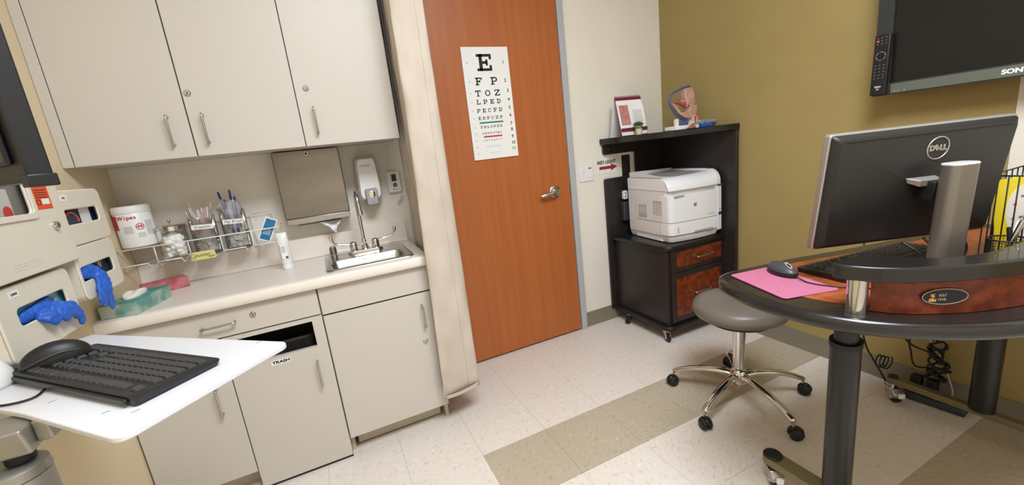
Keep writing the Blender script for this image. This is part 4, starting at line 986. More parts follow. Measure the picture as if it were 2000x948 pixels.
# top cover with raised right side, output tray well
def top_sec(x, zt, yf):
    # side profile of cover: rises from the front in a quarter round
    P = [(D2-.002, .3005), (D2-.002, zt-.006), (D2-.008, zt)]
    P += [(-D2+yf+.07-.07*math.sin(a), zt-.07+.07*math.cos(a)) for a in [PI/2*k/8 for k in range(0, 9)]]
    P += [(-D2+yf, .300)]
    return [(x, p[0], p[1]) for p in P]
cv = MB(PT).loft([top_sec(-W2-.001, .368, .012), top_sec(-W2+.02, .372, .0), top_sec(-.02, .372, -.010), top_sec(W2-.045, .378, -.006)]).build('top_cover', 'printer_white', t, smooth=True, bev=.002)
MB(PT).loft([top_sec(W2-.044, .388, -.007), top_sec(W2-.01, .388, -.002), top_sec(W2+.002, .376, .012)]).build('control_cover', 'printer_white', t, smooth=True, bev=.003)
MB(PT).loft([[(-.10, -.115, .374), (W2-.06, -.115, .378), (W2-.06, .15, .379), (-.10, .15, .374)], [(-.10, -.115, .3745), (W2-.06, -.115, .3785), (W2-.06, .15, .3795), (-.10, .15, .3745)]]).build('output_tray_floor', 'printer_grey', t)
MB(PT).prism_x([(-.12, .373), (.17, .373), (.17, .402), (.10, .405), (-.10, .379)], -W2+.002, -W2+.012).build('tray_side', 'printer_side', t)
MB(PT).prism_y([(-W2+.01, .374), (W2-.05, .38), (W2-.05, .395), (-W2+.01, .402)], .16, .172).build('tray_back', 'printer_side', t)
MB(PT).box(-W2-.0005, W2-.04, D2-.06, D2-.002, .300, .366).build('rear_cover', 'printer_side', t)
MB(PT @ frame((W2-.026, -D2+.062, .3885), (1, 0, 0), (0, .97, .0))).box(-.011, .011, -.008, .008, 0, .001).build('display', 'screen_dark', t)
for k in range(4): MB(PT).ball((W2-.03+.012*(k % 2), -D2+.016, .345-.014*(k//2)), .003, 8, 6).build('button', 'printer_grey', t, smooth=True)
MB(PT).box(W2-.038, W2-.006, -D2-.0098, -D2+.002, .290, .2985).build('column_slot', 'screen_dark', t)
MB(PT).prism_x([(-.150, .2985), (.188, .2985), (.188, .3005), (-.150, .3005)], -W2-.0016, -W2-.0002).build('seam', 'printer_grey', t)
# side vent panel
vp = MB(PT).box(-W2-.003, -W2-.0002, -.135, .105, .12, .245).build('vent_panel', 'printer_side', t, bev=.002)
mb = MB(PT)
for (y0, y1, z0, z1) in ((.012, .09, .135, .208), (-.118, -.045, .16, .24)):
    r_ = 12
    for k in range(r_):
        z = z0+(z1-z0)*k/(r_-1)
        for j in range(3):
            a = y0+(y1-y0)*j/3; mb.box(-W2-.0034, -W2-.0029, a, a+(y1-y0)/3*.82, z-.0013, z+.0013)
mb.build('vent_slots', 'ink', vp)
mb = MB(PT)
for k in range(17):
    z = .125+.0071*k; mb.box(-W2-.0036, -W2-.0029, -.13, .10, z-.0004, z+.0004)
mb.build('vent_ribs', 'printer_white', vp)
MB(PT).prism_x([(.13, .0045), (.12, .018), (-.10, .018), (-.112, .0045)], -W2+.004, -W2+.0105).build('base_recess', 'printer_white', t)

# ------------------------------------------------------------------ things on top of the cart
ZC = 1.2622
CT = tm((2.70, -.115, ZC), math.radians(-4))
t = thing('desk_calendar', 'maroon and white flip calendar standing on the cart top', 'calendar', T=CT)
def leaf_panel(yb, yt, z0, z1, th, name, m, w_=.098):
    return MB(CT).loft([[(-w_, yb, z0), (w_, yb, z0), (w_, yb+th, z0), (-w_, yb+th, z0)], [(-w_, yt, z1), (w_, yt, z1), (w_, yt+th, z1), (-w_, yt+th, z1)]]).build(name, m, t)
hc = .238
leaf_panel(-.062, -.004, 0, hc, .0015, 'front_board', 'maroon')
leaf_panel(.065, .006, 0, hc, .0015, 'rear_board', 'paper')
FT = CT @ frame((0, -.062-.0006, 0), (1, 0, 0), (0, .058, hc))
pg = MB(FT).box(-.096, .094, .004, .225, -.0005, .0015)
pg = pg.build('page', 'paper', t)
mb = MB(FT); G = []
for i in range(9):
    f = i/8; G.append([(-.094+.186*j/10, .03+.187*f, .003+.012*math.sin(f*PI*.9)*(.3+.7*j/10)*(.5+.5*math.sin(j*.7))) for j in range(11)])
mb.loft(G, cap=False, closed=False); mb.build('curled_page', 'paper', t, smooth='all')
MB(FT).box(-.086, -.02, .068, .192, .0086, .0092).build('photo_print', 'card_pink', t)
MB(FT).box(-.096, .094, .028, .046, .0016, .0135).build('colour_band', 'maroon', t)
MB(FT).box(-.08, -.03, .05, .056, .0016, .0022).build('print_line', 'grey_ink', t)
squiggle(FT @ Matrix.Translation((.04, .12, .0142)), .07, .08, 7, 'printer_grey', t, fill=.2)
for k in range(24):
    x = -.092+.184*k/23
    MB(CT).tube([(x, -.006, hc-.006), (x, -.004, hc+.006), (x, .004, hc+.008), (x, .011, hc+.004), (x, .009, hc-.006)], .0011, 5).build('spiral', 'maroon', t)
t = thing('potted_succulent', 'tiny succulent in a cream pot in front of the calendar', 'plant', (2.692, -.215, ZC))
MB().lathe([(0, 0), (.0175, 0), (.0215, .036), (.0225, .0362)], (2.692, -.215, ZC), 28).build('pot', 'pot_cream', t, smooth=True)
MB().lathe([(.0226, .036), (.0235, .037), (.0242, .054), (.022, .055), (.021, .05), (0, .05)], (2.692, -.215, ZC), 28).build('pot_band', 'pot_green', t, smooth=True)
mb = MB()
for ring_, (nn_, tilt, ln) in enumerate(((11, 1.25, .034), (9, .9, .03), (7, .5, .026))):
    for k in range(nn_):
        a = 2*PI*k/nn_+ring_*.3; p0 = Vector((2.692, -.215, ZC+.05)); dv = Vector((math.cos(a)*math.sin(tilt), math.sin(a)*math.sin(tilt), math.cos(tilt)))
        mb.tube([p0, p0+dv*ln*.5+Vector((0, 0, .002)), p0+dv*ln*.85+Vector((0, 0, .005)), p0+dv*ln+Vector((0, 0, .008))], [.003, .0052, .0042, .0006], 6)
o = mb.build('leaves', 'leaf', t, smooth='all'); o['kind'] = 'stuff'
# anatomical cross-section model
AY = -.42
t = thing('anatomy_model', 'pelvic cross-section teaching model with a blue outer rim on white base', 'model', (2.86, AY, ZC))
MB().box(2.745, 2.925, AY-.045, AY+.045, ZC, ZC+.022).build('base', 'white_plastic', t, bev=.003)
MB().box(2.785, 2.80, AY-.012, AY+.012, ZC+.022, ZC+.062).build('upright', 'white_plastic', t, bev=.002)
MB().box(2.90, 2.925, AY-.012, AY+.012, ZC+.022, ZC+.07).build('upright', 'white_plastic', t, bev=.002)
MB().box(2.80, 2.875, AY-.01, AY+.01, ZC+.022, ZC+.05).build('blue_foot', 'blue_model', t, bev=.003)
tube = [(2.903, 1.504), (2.86, 1.498), (2.828, 1.49), (2.777, 1.473), (2.75, 1.452), (2.742, 1.425), (2.747, 1.405), (2.762, 1.385), (2.791, 1.35), (2.827, 1.326), (2.87, 1.314)]
MB().tube(smooth_path([(x, AY, z) for x, z in tube], 5), .0065, 10).build('blue_rim', 'blue_model', t, smooth='all')
body = [(2.845, 1.488), (2.875, 1.494), (2.905, 1.494), (2.92, 1.465), (2.926, 1.44), (2.924, 1.425), (2.935, 1.412), (2.915, 1.40), (2.93, 1.392), (2.945, 1.395), (2.94, 1.36), (2.93, 1.335), (2.894, 1.318), (2.85, 1.326), (2.81, 1.346), (2.785, 1.37), (2.758, 1.40), (2.752, 1.415), (2.775, 1.405), (2.795, 1.385), (2.815, 1.36), (2.85, 1.355), (2.88, 1.37), (2.89, 1.39), (2.862, 1.40), (2.855, 1.42), (2.85, 1.44)]
MB().prism_y(body, AY-.018, AY+.018).build('tissue_body', 'skin_model', t, bev=.005, seg=3, smooth=True)
MB().tube(smooth_path([(2.756, AY-.008, 1.413), (2.78, AY-.012, 1.418), (2.81, AY-.014, 1.412), (2.835, AY-.014, 1.40), (2.852, AY-.012, 1.385)], 4), [.006]*4+[.009]*5+[.012]*4+[.010]*4, 10).build('organ', 'red_model', t, smooth='all')
MB().ball((2.835, AY-.008, 1.415), .015, 14, 10, (1, .7, .9)).build('organ', 'pink_model', t, smooth='all')
MB().tube(smooth_path([(2.855, AY-.02, 1.385), (2.86, AY-.02, 1.40), (2.868, AY-.02, 1.42)], 4), .004, 8).build('organ_duct', 'pink_model', t, smooth='all')
t = thing('anatomy_piece', 'loose pink and red anatomical piece leaning on the model base', 'model', (2.86, -.485, ZC))
MB().loft([[(2.835+.03*(1-f)*math.cos(a)+.014*f, -.49+.018*(1-f)*math.sin(a), ZC+.001+.03*f**.8) for a in [2*PI*k/18 for k in range(18)]] for f in (0, .2, .45, .7, .9, 1)]).build('cone', 'red_model', t, smooth='all')
MB().tube([(2.868+.018*math.cos(a), -.485, ZC+.048+.022*math.sin(a)) for a in [PI*(-.25+1.35*k/14) for k in range(15)]], .0055, 8).build('loop', 'pink_model', t, smooth='all')
t = thing('blister_pack', 'clear plastic pack on a blue tray at the right end of the cart top', 'pack', (3.0, -.42, ZC))
MB().box(2.945, 3.035, -.47, -.37, ZC, ZC+.02).build('blue_tray', 'blue_bright', t, bev=.004)
MB().box(2.935, 3.08, -.46, -.37, ZC+.0205, ZC+.045).build('clear_lid', 'clear_film', t, bev=.006)
for k in range(4): MB().ball((2.955+.025*k, -.42, ZC+.03), .007, 10, 8, (1.3, 1, .8)).build('contents', ('label_white', 'blue_model')[k % 2], t, smooth='all')

# ------------------------------------------------------------------ television and remote
TX = 3.0
t = thing('television', 'large dark flat television on the olive wall', 'television', (XR, -1.75, 1.3))
MB().box(TX+.004, 3.06, -2.245, -1.286, 1.31, 1.86).build('rear_shell', 'black_plastic', t, bev=.01)
MB().box(3.06, 3.0995, -1.95, -1.55, 1.45, 1.75).build('wall_mount', 'black_plastic', t)
bz_ = MB()
bz_.box(TX-.012, TX+.004, -2.25, -1.28, 1.302, 1.347).box(TX-.012, TX+.004, -2.25, -1.28, 1.825, 1.87).box(TX-.012, TX+.004, -1.332, -1.28, 1.347, 1.825).box(TX-.012, TX+.004, -2.25, -2.198, 1.347, 1.825)
bz_.build('bezel', 'tv_bezel', t)
MB().box(TX-.0145, TX-.0122, -2.2, -1.34, 1.306, 1.342).build('bezel_reflection', 'tv_reflection', t, bev=.001)  # reflection along the bottom bezel, painted as a paler strip
MB().box(TX-.004, TX+.003, -2.198, -1.332, 1.347, 1.825).build('screen', 'tv_screen', t)
text('SONY', .0205, face_mx(TX-.0147, -1.641, 1.3235), 'label_white', t, bold=.0009, sx=1.15, align='LEFT')
for y in (-1.353, -1.366, -1.385): MB().box(TX-.0150, TX-.0145, y-.0012, y+.0012, 1.312, 1.3145).build('indicator_light', 'label_white', t)
RT = frame((TX-.0145, -1.309, 1.42), (0, -1, 0), (0, -.035, 1))
t = thing('remote_control', 'long black remote control stuck on the left edge of the television', 'remote', T=RT)
MB(RT).box(-.026, .026, -.115, .115, 0, .02).build('remote_body', 'black_plastic', t, bev=.004, seg=3)
mb = MB(RT)
for k in range(24):
    if k % 4 == 3: continue
    a, b = 2*PI*k/24, 2*PI*(k+1)/24
    mb.tube([(.0155*math.cos(a), .034+.0155*math.sin(a), .0203), (.0155*math.cos(b), .034+.0155*math.sin(b), .0203)], .0009, 5)
mb.build('ring_print', 'printer_grey', t)
MB(RT).lathe([(0, .0), (.011, 0), (.012, -.001)], (0, .034, .0212), 20).build('direction_button', 'black_gloss', t)
for r_ in range(8):
    for c_ in range(3):
        if r_ < 3: y = .102-.011*r_
        else: y = -.001-.012*(r_-3)
        x = -.014+.014*c_
        o = MB(RT).box(x-.004, x+.004, y-.003, y+.003, .02, .0216).build('button', 'orange_print' if (r_, c_) == (1, 0) else 'key_black', t)
        MB(RT).box(x-.0013, x+.0013, y-.0007, y+.0007, .0216, .0219).build('button_mark', 'printer_grey', o)
text('SONY', .008, RT @ Matrix.Translation((0, -.083, .0201)), 'label_white', t, extr=.0002, bold=.0003)
text('TV', .0075, RT @ Matrix.Translation((0, -.093, .0201)), 'label_white', t, extr=.0002, bold=.0003)

# ------------------------------------------------------------------ stool
SX, SY = 2.43, -1.1
t = thing('rolling_stool', 'round grey vinyl rolling stool with five chrome legs', 'stool', (SX, SY, 0))
MB().lathe([(0, 0), (.14, 0), (.165, .004), (.185, .016), (.194, .036), (.192, .056), (.178, .072), (.15, .081), (.09, .086), (0, .088)], (SX, SY, .421), 64).build('seat', 'vinyl_grey', t, smooth='all')
MB().lathe([(0, 0), (.13, 0), (.13, .02), (0, .02)], (SX, SY, .4), 40).build('seat_plate', 'rubber', t, smooth=True)
MB().tube([(SX+.1, SY-.02, .408), (SX+.2, SY-.06, .404)], .004, 8).build('height_lever', 'rubber', t, smooth=True)
MB().cyl((SX, SY, .40), (SX, SY, .372), .021, n=24).build('gas_collar', 'rubber', t, smooth=True)
MB().cyl((SX, SY, .372), (SX, SY, .15), .0255, n=28).build('column', 'chrome', t, smooth=True)
MB().lathe([(.026, .165), (.034, .15), (.04, .125), (.038, .10), (.028, .085), (0, .085)], (SX, SY, 0), 28).build('hub', 'chrome', t, smooth='all')
MB().cyl((SX, SY, .085), (SX, SY, .062), .010, n=14).build('hub_pin', 'chrome_soft', t, smooth=True)
for wx, wy in ((2.273, -.826), (2.109, -1.16), (2.366, -1.406), (2.697, -1.233), (2.647, -.868)):
    v = Vector((wx-SX, wy-SY, 0)); v = v.normalized()*.292
    P = smooth_path([(SX+v.x*f, SY+v.y*f, z) for f, z in ((.08, .128), (.3, .133), (.6, .121), (.85, .098), (1.0, .078))], 4)
    n_ = len(P)
    lg = MB().tube(P, [.021-.008*i/n_ for i in range(n_)]+[], 12, sc=(.75, 1)).build('leg', 'chrome', t, smooth='all')
    MB().cyl((SX+v.x, SY+v.y, .084), (SX+v.x, SY+v.y, .045), .0055, n=10).build('stem', 'chrome_soft', lg, smooth=True)
    hd = math.atan2(v.y, v.x)+(1.1 if wx < 2.4 else -.8)
    T = tm((SX+v.x, SY+v.y, 0), hd)
    for s_ in (-1, 1):
        MB(T).lathe([(0, 0), (.019, 0), (.0262, .004), (.0265, .014), (.022, .019), (0, .02)] if s_ > 0 else [(0, -.02), (.022, -.019), (.0265, -.014), (.0262, -.004), (.019, 0), (0, 0)], (.008, s_*.0015, .0268), 22, 'y').build('caster_wheel', 'rubber', lg, smooth='all')
    MB(T).tube([(.008+.0272*math.cos(a), 0, .0268+.0272*math.sin(a)) for a in [math.radians(20+14*k) for k in range(11)]], .004, 6, sc=(1, 2.6)).build('caster_hood', 'black_gloss', lg, smooth='all')

# ------------------------------------------------------------------ desk
DZ = .79
dk = [(1.99, -1.372), (1.945, -1.385), (1.905, -1.43), (1.88, -1.49), (1.863, -1.575), (1.863, -1.684), (1.883, -1.76), (1.913, -1.82), (1.965, -1.882), (2.031, -1.939), (2.115, -1.988), (2.25, -2.04), (2.45, -2.08), (2.7, -2.08), (2.92, -2.02), (3.06, -1.88)]
out = [tuple(p.xy) for p in smooth_path([(*p, 0) for p in dk], 4)]+[(3.075, -1.6), (2.446, -1.466), (2.25, -1.413)]
t = thing('desk', 'black-edged curved desk with burl top and raised front shelf', 'desk', (2.45, -1.7, 0))
MB().prism(out, DZ-.04, DZ).build('desk_top', 'desk_black', t, bev=.016, seg=5, smooth=True)
inl = [tuple(p.xy) for p in smooth_path([(*p, 0) for p in [(2.06, -1.438), (1.985, -1.475), (1.955, -1.56), (1.95, -1.66), (1.972, -1.735), (2.03, -1.80), (2.1, -1.84), (2.25, -1.885), (2.5, -1.93), (2.75, -1.92), (2.95, -1.86)]], 3)]+[(2.98, -1.65), (2.45, -1.528), (2.2, -1.46)]
MB().prism(inl, DZ+.0001, DZ+.0012).build('burl_inlay', 'burl_light', t)
fr_ = [(1.908, -1.735), (1.925, -1.79), (1.96, -1.838), (1.99, -1.862), (2.065, -1.913), (2.167, -1.956), (2.3, -1.995), (2.5, -2.03), (2.75, -2.03), (2.95, -1.97)]
re_ = [(2.95, -1.90), (2.75, -1.945), (2.5, -1.945), (2.335, -1.91), (2.221, -1.90), (2.148, -1.883), (2.091, -1.854), (2.065, -1.826), (2.03, -1.765), (1.985, -1.735), (1.935, -1.722)]
sh = [tuple(p.xy) for p in smooth_path([(*p, 0) for p in fr_+re_], 3, closed=True)]
MB().prism(sh, .874, .91).build('raised_shelf', 'desk_black', t, bev=.012, seg=4, smooth=True)
ap = [(1.965, -1.782), (1.99, -1.825), (2.03, -1.862), (2.10, -1.908), (2.205, -1.95), (2.33, -1.982), (2.5, -2.01), (2.75, -2.01), (2.93, -1.955)]
A = [p.xy for p in smooth_path([(*p, 0) for p in ap], 3)]
A2 = []
for i, p in enumerate(A):
    q = (A[min(i+1, len(A)-1)]-A[max(i-1, 0)]).normalized(); A2.append(p+Vector((-q.y, q.x))*.014)
MB().prism([tuple(p) for p in A]+[tuple(p) for p in A2[::-1]], DZ+.0013, .8738).build('burl_apron', 'burl', t, smooth=True, label='reddish burl panel under the raised shelf')
MB().cyl((1.943, -1.765, DZ+.0005), (1.943, -1.765, .8738), .0205, n=36).build('chrome_post', 'chrome', t, smooth=True)
MB().cyl((2.9, -1.92, DZ+.0005), (2.9, -1.92, .8738), .0205, n=24).build('chrome_post', 'chrome', t, smooth=True)
# badge on the apron
bc = Vector((2.047, -1.8765, .8335)); i_ = min(range(len(A)), key=lambda k: (A[k]-bc.xy).length)
tg = (A[min(i_+1, len(A)-1)]-A[i_-1]).normalized()
nb = Vector((tg.y, -tg.x, 0))
if nb.y > 0: nb = -nb
BT = frame(Vector((A[i_].x, A[i_].y, .8335))+nb*.0035, (tg.x, tg.y, 0), (0, 0, 1))
bd = MB(BT).lathe([(0, 0), (.0425, 0), (.0425, .0015), (.0, .0015)], (0, 0, -.001), 36, 'z', (1, .42)).build('badge', 'black_gloss', t, label='black oval badge with gold emblem')
MB(BT).tube([(.0425*math.cos(2*PI*k/36), .0178*math.sin(2*PI*k/36), .0005) for k in range(36)], .0009, 6, closed=True).build('badge_rim', 'logo_silver', bd)
text('ear', .0125, BT @ Matrix.Translation((-.004, .0045, .0008)), 'logo_silver', bd, extr=.0002)
text('me', .0125, BT @ Matrix.Translation((-.005, -.0055, .0008)), 'logo_silver', bd, extr=.0002)
mb = MB(BT)
for P in ([(-.030, -.011), (-.016, -.011), (-.016, -.004), (-.019, -.006), (-.023, -.002), (-.030, -.005)], [(-.027, .0015), (-.022, -.0015), (-.018, .0005), (-.021, .003), (-.018, .008), (-.022, .006), (-.027, .007)]):
    mb.prism(P, .0006, .0011)
mb.build('emblem', 'gold', bd)
# legs and feet
def oval_col(x, y, z0, z1, a, b, name, m, rz=0, n=30):
    return MB(tm((x, y, 0), rz)).loft([[(a*math.cos(2*PI*k/n)*(1-.06*math.cos(4*PI*k/n)), b*math.sin(2*PI*k/n), z) for k in range(n)] for z in (z0, z1)]).build(name, m, t, smooth=True)
def foot_beam(x, y0, y1, w_):
    P = [(x-w_, y1), (x+w_, y1)]
    P = [(x+w_*math.cos(a), y1+w_*math.sin(a)) for a in [PI*k/8 for k in range(9)]]+[(x+w_*math.cos(a), y0+w_*math.sin(a)) for a in [PI+PI*k/8 for k in range(9)]]
    b_ = MB().prism(P, .082, .108).build('foot_beam', 'foot_metal', t, bev=.004, smooth=True)
    for yy in (y1, y0):
        MB().lathe([(0, 0), (w_*.95, 0), (w_*.97, .004), (w_*.87, .008), (0, .010)], (x, yy, .1085), 24).build('end_cap', 'rubber', b_, smooth=True)
        c = caster(x, yy, .082, t, .026, math.radians(-120) if yy == y1 else 1.4, .026, 'chrome_soft')
        CTm = tm((x, yy, 0), math.radians(-120) if yy == y1 else 1.4)
        MB(CTm).prism_y([(-.02, .07), (.03, .07), (.044, .05), (.044, .034), (.03, .034), (.02, .055), (-.012, .055)], -.023, .023).build('wheel_hood', 'chrome_soft', c, bev=.002)
        MB(CTm).box(.0445, .056, -.011, .011, .036, .056).build('brake_pedal', 'label_white', c, bev=.002)
for x, yc, y0, y1, w_ in ((2.105, -1.672, -1.99, -1.475, .031), (2.94, -1.722, -2.02, -1.455, .018)):
    oval_col(x, yc, .109, .625, .047, .036, 'leg_column', 'column_black', .3)
    oval_col(x, yc, .625, .745, .038, .029, 'leg_upper_column', 'column_black', .3)
    oval_col(x, yc, .615, .63, .0495, .0385, 'leg_collar', 'rubber', .3)
    foot_beam(x, y0, y1, w_)
MB().box(2.0, 3.0, -1.78, -1.64, .745, .7495).build('under_frame', 'rubber', t)
# mouse pad, mouse, keyboard on the desk
P = round_poly([(1.966, -1.412), (1.897, -1.626), (2.056, -1.675), (2.118, -1.441)], .014, 5)
tag(MB().prism(P, DZ+.0013, DZ+.0043).build('mouse_pad', 'pink_pad', None, bev=.0008), 'bright pink fabric mouse pad on the desk corner', 'mouse pad')
MTm = tm((2.078, -1.505, DZ+.0045), math.radians(-112))       # local x forward (buttons)
t = thing('computer_mouse', 'dark grey wired computer mouse on the pink pad', 'mouse', T=MTm)
def mouse_ring(z, k):
    return [(k*.056*math.cos(a)*(1 if math.cos(a) > 0 else 1.02), k*.031*math.sin(a)*(1-.12*math.cos(a)*math.cos(a)), z+.004*k*math.cos(a)*0) for a in [2*PI*q/30 for q in range(30)]]
MB(MTm).loft([mouse_ring(.0, .93), mouse_ring(.004, 1), mouse_ring(.011, 1.0)]).build('mouse_base', 'black_plastic', t, smooth=True)
mb = MB(MTm); R_ = []
for j in range(9):
    f = j/8*PI/2
    R_.append([(x*math.cos(f)-.006*math.sin(f), y*math.cos(f), .011+.024*math.sin(f)) for x, y, z in mouse_ring(0, .985)])
R_[-1] = [(p[0]*1+.0004*math.cos(i), p[1]+.0004*math.sin(i), p[2]) for i, p in enumerate(R_[-1])]
mb.loft(R_); sh_ = mb.build('mouse_shell', 'mouse_grey', t, smooth='all')
MB(MTm).lathe([(0, -.003), (.009, -.003), (.0095, 0), (.009, .003), (0, .003)], (.026, 0, .0245), 18, 'y').build('scroll_wheel', 'rubber', t, smooth=True)
MB(MTm).tube([(.026+.013*math.cos(a), .0055*math.sin(a), .0325-.4*(.013*math.cos(a))) for a in [2*PI*k/20 for k in range(20)]], .0012, 6, closed=True).build('wheel_trim', 'silver_bright', t, smooth='all')
tag(MB().tube(smooth_path([(2.058, -1.556, DZ+.012), (2.045, -1.60, DZ+.0065), (2.055, -1.65, DZ+.0065), (2.085, -1.69, DZ+.004), (2.14, -1.74, DZ+.004), (2.2, -1.76, DZ+.004)], 6), .0018, 7).build('cable', 'rubber', None, smooth='all'), 'thin black mouse cable crossing the pink pad', 'cable')
K2 = tm((2.338, -1.617, DZ+.0015), math.radians(-8)+PI)
t = thing('computer_keyboard', 'black computer keyboard on the desk behind the raised shelf', 'keyboard', T=K2)
out = rrect(.445, .145, .008, 4)
def z2(y, b): return b+.010*(y/.145+.5)
MB(K2).loft([[(p[0]*.98, p[1]*.98, 0) for p in out], [(p[0], p[1], z2(p[1], .012)) for p in out], [(p[0]*.995, p[1]*.99, z2(p[1], .014)) for p in out]]).build('keyboard_case', 'black_plastic', t, smooth=True)
def k2cap(x, y, w_):
    z = z2(y, .0132); a, b = w_/2-.0012, .0083
    return MB(K2 @ tm((x, y, z))).loft([[(sx*a, sy*b, 0) for sx, sy in ((-1, -1), (1, -1), (1, 1), (-1, 1))], [(sx*(a-.003), sy*(b-.003), .008) for sx, sy in ((-1, -1), (1, -1), (1, 1), (-1, 1))]]).build('key', 'key_black', t)
u2 = .01855
for y, ws in zip([.054, .027, .008, -.011, -.030, -.049], ([1, -1, 1, 1, 1, 1, -.5, 1, 1, 1, 1, -.5, 1, 1, 1, 1, -.25, 1, 1, 1], [1]*13+[2, -.25, 1, 1, 1, -.25, 1, 1, 1, 1], [1.5]+[1]*12+[1.5, -.25, 1, 1, 1, -.25, 1, 1, 1, 1], [1.75]+[1]*11+[2.25, -3.5, 1, 1, 1, 1], [2.25]+[1]*10+[2.75, -1.25, 1, -1.25, 1, 1, 1, 1], [1.25, 1.25, 1.25, 6.25, 1.25, 1.25, 1.25, 1.25, -.25, 1, 1, 1, -.25, 2, 1, 1])):
    x = -.445/2+.011
    for w_ in ws:
        if w_ > 0: k2cap(x+w_*u2/2, y, w_*u2)
        x += abs(w_)*u2
# ------------------------------------------------------------------ desk monitor seen from behind
ya, ti = -.385, -.146
uu = Vector((math.cos(ya), math.sin(ya), 0)); nn = Vector((-math.sin(ya), math.cos(ya), 0)); ww = Vector((0, 0, 1))*math.cos(ti)+nn*math.sin(ti)
DM = frame((2.294, -1.699, 1.044), uu, ww)
t = thing('computer_monitor', 'desktop monitor seen from behind on a tall silver stand', 'monitor', T=DM)
q = rrect(.502, .318, .008, 4)
MB(DM).loft([[(p[0], p[1], -.012) for p in q], [(p[0], p[1], .008) for p in q]]).build('silver_frame', 'silver_paint', t, bev=.003, smooth=True)
MB(DM).box(-.236, .236, -.144, .144, -.0135, -.0121).build('screen', 'tv_screen', t)
q2 = rrect(.494, .310, .008, 4)
MB(DM).loft([[(p[0], p[1], .0081) for p in q2], [(p[0]*.995, p[1]*.992, .014) for p in q2], [(p[0]*.96, p[1]*.94, .022) for p in q2], [(p[0]*.94, p[1]*.905, .027) for p in q2]]).build('back_shell', 'monitor_back', t, smooth=True)
MB(DM).box(-.22, .22, .1375, .1395, .0272, .0278).build('shell_groove', 'rubber', t)
lo_ = Matrix.Translation((.03, .098, .0275))
MB(DM @ lo_).tube([(.0285*math.cos(2*PI*k/40), .0285*math.sin(2*PI*k/40), 0) for k in range(40)], .0017, 6, closed=True).build('logo_ring', 'logo_silver', t, smooth='all')
text('D', .019, DM @ lo_ @ Matrix.Translation((-.0162, 0, 0)), 'logo_silver', t, extr=.0008, bold=.0009)
text('E', .019, DM @ lo_ @ Matrix.Translation((-.0035, .0005, 0)) @ Matrix.Rotation(.75, 4, 'Z'), 'logo_silver', t, extr=.0008, bold=.0009)
text('LL', .019, DM @ lo_ @ Matrix.Translation((.0135, 0, 0)), 'logo_silver', t, extr=.0008, bold=.0009)
MB(DM).loft([[(-.032, .012, .0275), (.04, .012, .0275), (.04, .026, .0275), (-.04, .026, .0275)], [(-.02, .006, .05), (.04, .006, .05), (.04, .022, .05), (-.02, .022, .05)]]).build('mount_plate', 'silver_paint', t, bev=.001)
MB(DM).box(.0, .06, -.03, .02, .0275, .07).build('mount_block', 'black_plastic', t, bev=.002)
sp = tm((2.277, -1.803, 0), ya)
qs = rrect(.07, .046, .017, 6)
MB(sp).loft([[(p[0]+o_, p[1], z) for p in qs] for z, o_ in ((DZ+.02, -.016), (1.098, 0))]).build('stand_column', 'silver_column', t, smooth=True)
MB(sp).loft([[(p[0]*k, p[1]*k, z) for p in qs] for k, z in ((1.01, 1.098), (1.01, 1.101), (.95, 1.103))]).build('column_cap', 'silver_bright', t, smooth=True)
MB(tm((2.28, -1.79, 0), ya)).loft([[(p[0], p[1], z) for p in rrect(.2, .12, .02, 5)] for z in (DZ+.0015, DZ+.019)]).build('stand_base', 'silver_paint', t, bev=.003, smooth=True)
V_ = lambda x, y, z: (DM @ Vector((x, y, z)))
for k, (P, m) in enumerate((([(2.20, -1.735, .905), (2.2, -1.765, .888), (2.215, -1.775, .868), (2.25, -1.775, .85), (2.30, -1.765, .84)], 'rubber'), ([(2.275, -1.75, .905), (2.262, -1.775, .885), (2.272, -1.777, .866), (2.31, -1.765, .855)], 'rubber'))):
    tag(MB().tube(smooth_path(P, 6), .0032, 8).build('cable', m, None, smooth='all'), ('black cable curving from the monitor underside to the stand, further left', 'thick black cable dropping just left of the silver stand')[k], 'cable')
c_ = Vector((2.335, -1.80, .865)); tag(MB().tube([c_+Vector((.028*math.cos(a), -.006*math.cos(a), .03*math.sin(a))) for a in [math.radians(-120+12*k) for k in range(20)]], .0026, 8).build('cable', 'rubber', None, smooth='all'), 'loop of dark cable on the right side of the silver stand', 'cable')
# ------------------------------------------------------------------ wire file basket, folder, pen cup
t = thing('wire_basket', 'black wire desk file basket holding yellow folder', 'basket', (2.62, -1.80, DZ))
bx0, bx1, by0, by1, bz0, bz1 = 2.545, 2.82, -1.87, -1.775, DZ+.006, 1.035
for z in (bz0, bz1): MB().tube([(bx0, by0, z), (bx1, by0, z), (bx1, by1, z), (bx0, by1, z)], .0022, 6, closed=True).build('frame_wire', 'rubber', t, smooth='all')
for k in range(8):
    x = bx0+(bx1-bx0)*k/7
    MB().tube([(x, by0, bz1), (x, by0, bz0), (x, by1, bz0), (x, by1, bz1)], .0017, 6).build('wire', 'rubber', t, smooth='all')
for k in range(1, 5):
    y = by0+(by1-by0)*k/5; MB().tube([(bx0, y, bz1), (bx0, y, bz0)], .0017, 6).build('wire', 'rubber', t, smooth='all')
FTm = frame((2.70, -1.815, .93), (.965, -.26, 0), (0, .12, 1))
t = thing('yellow_folder', 'bright yellow folder with a printed circle leaning in the wire basket', 'folder', T=FTm)
MB(FTm).box(-.125, .125, -.12, .088, -.001, .001).build('cover', 'yellow', t)
MB(FTm).lathe([(0, .0011), (.085, .0011), (.085, .0016), (0, .0016)], (.0, -.02, 0), 32).build('printed_circle', 'tissue', t)
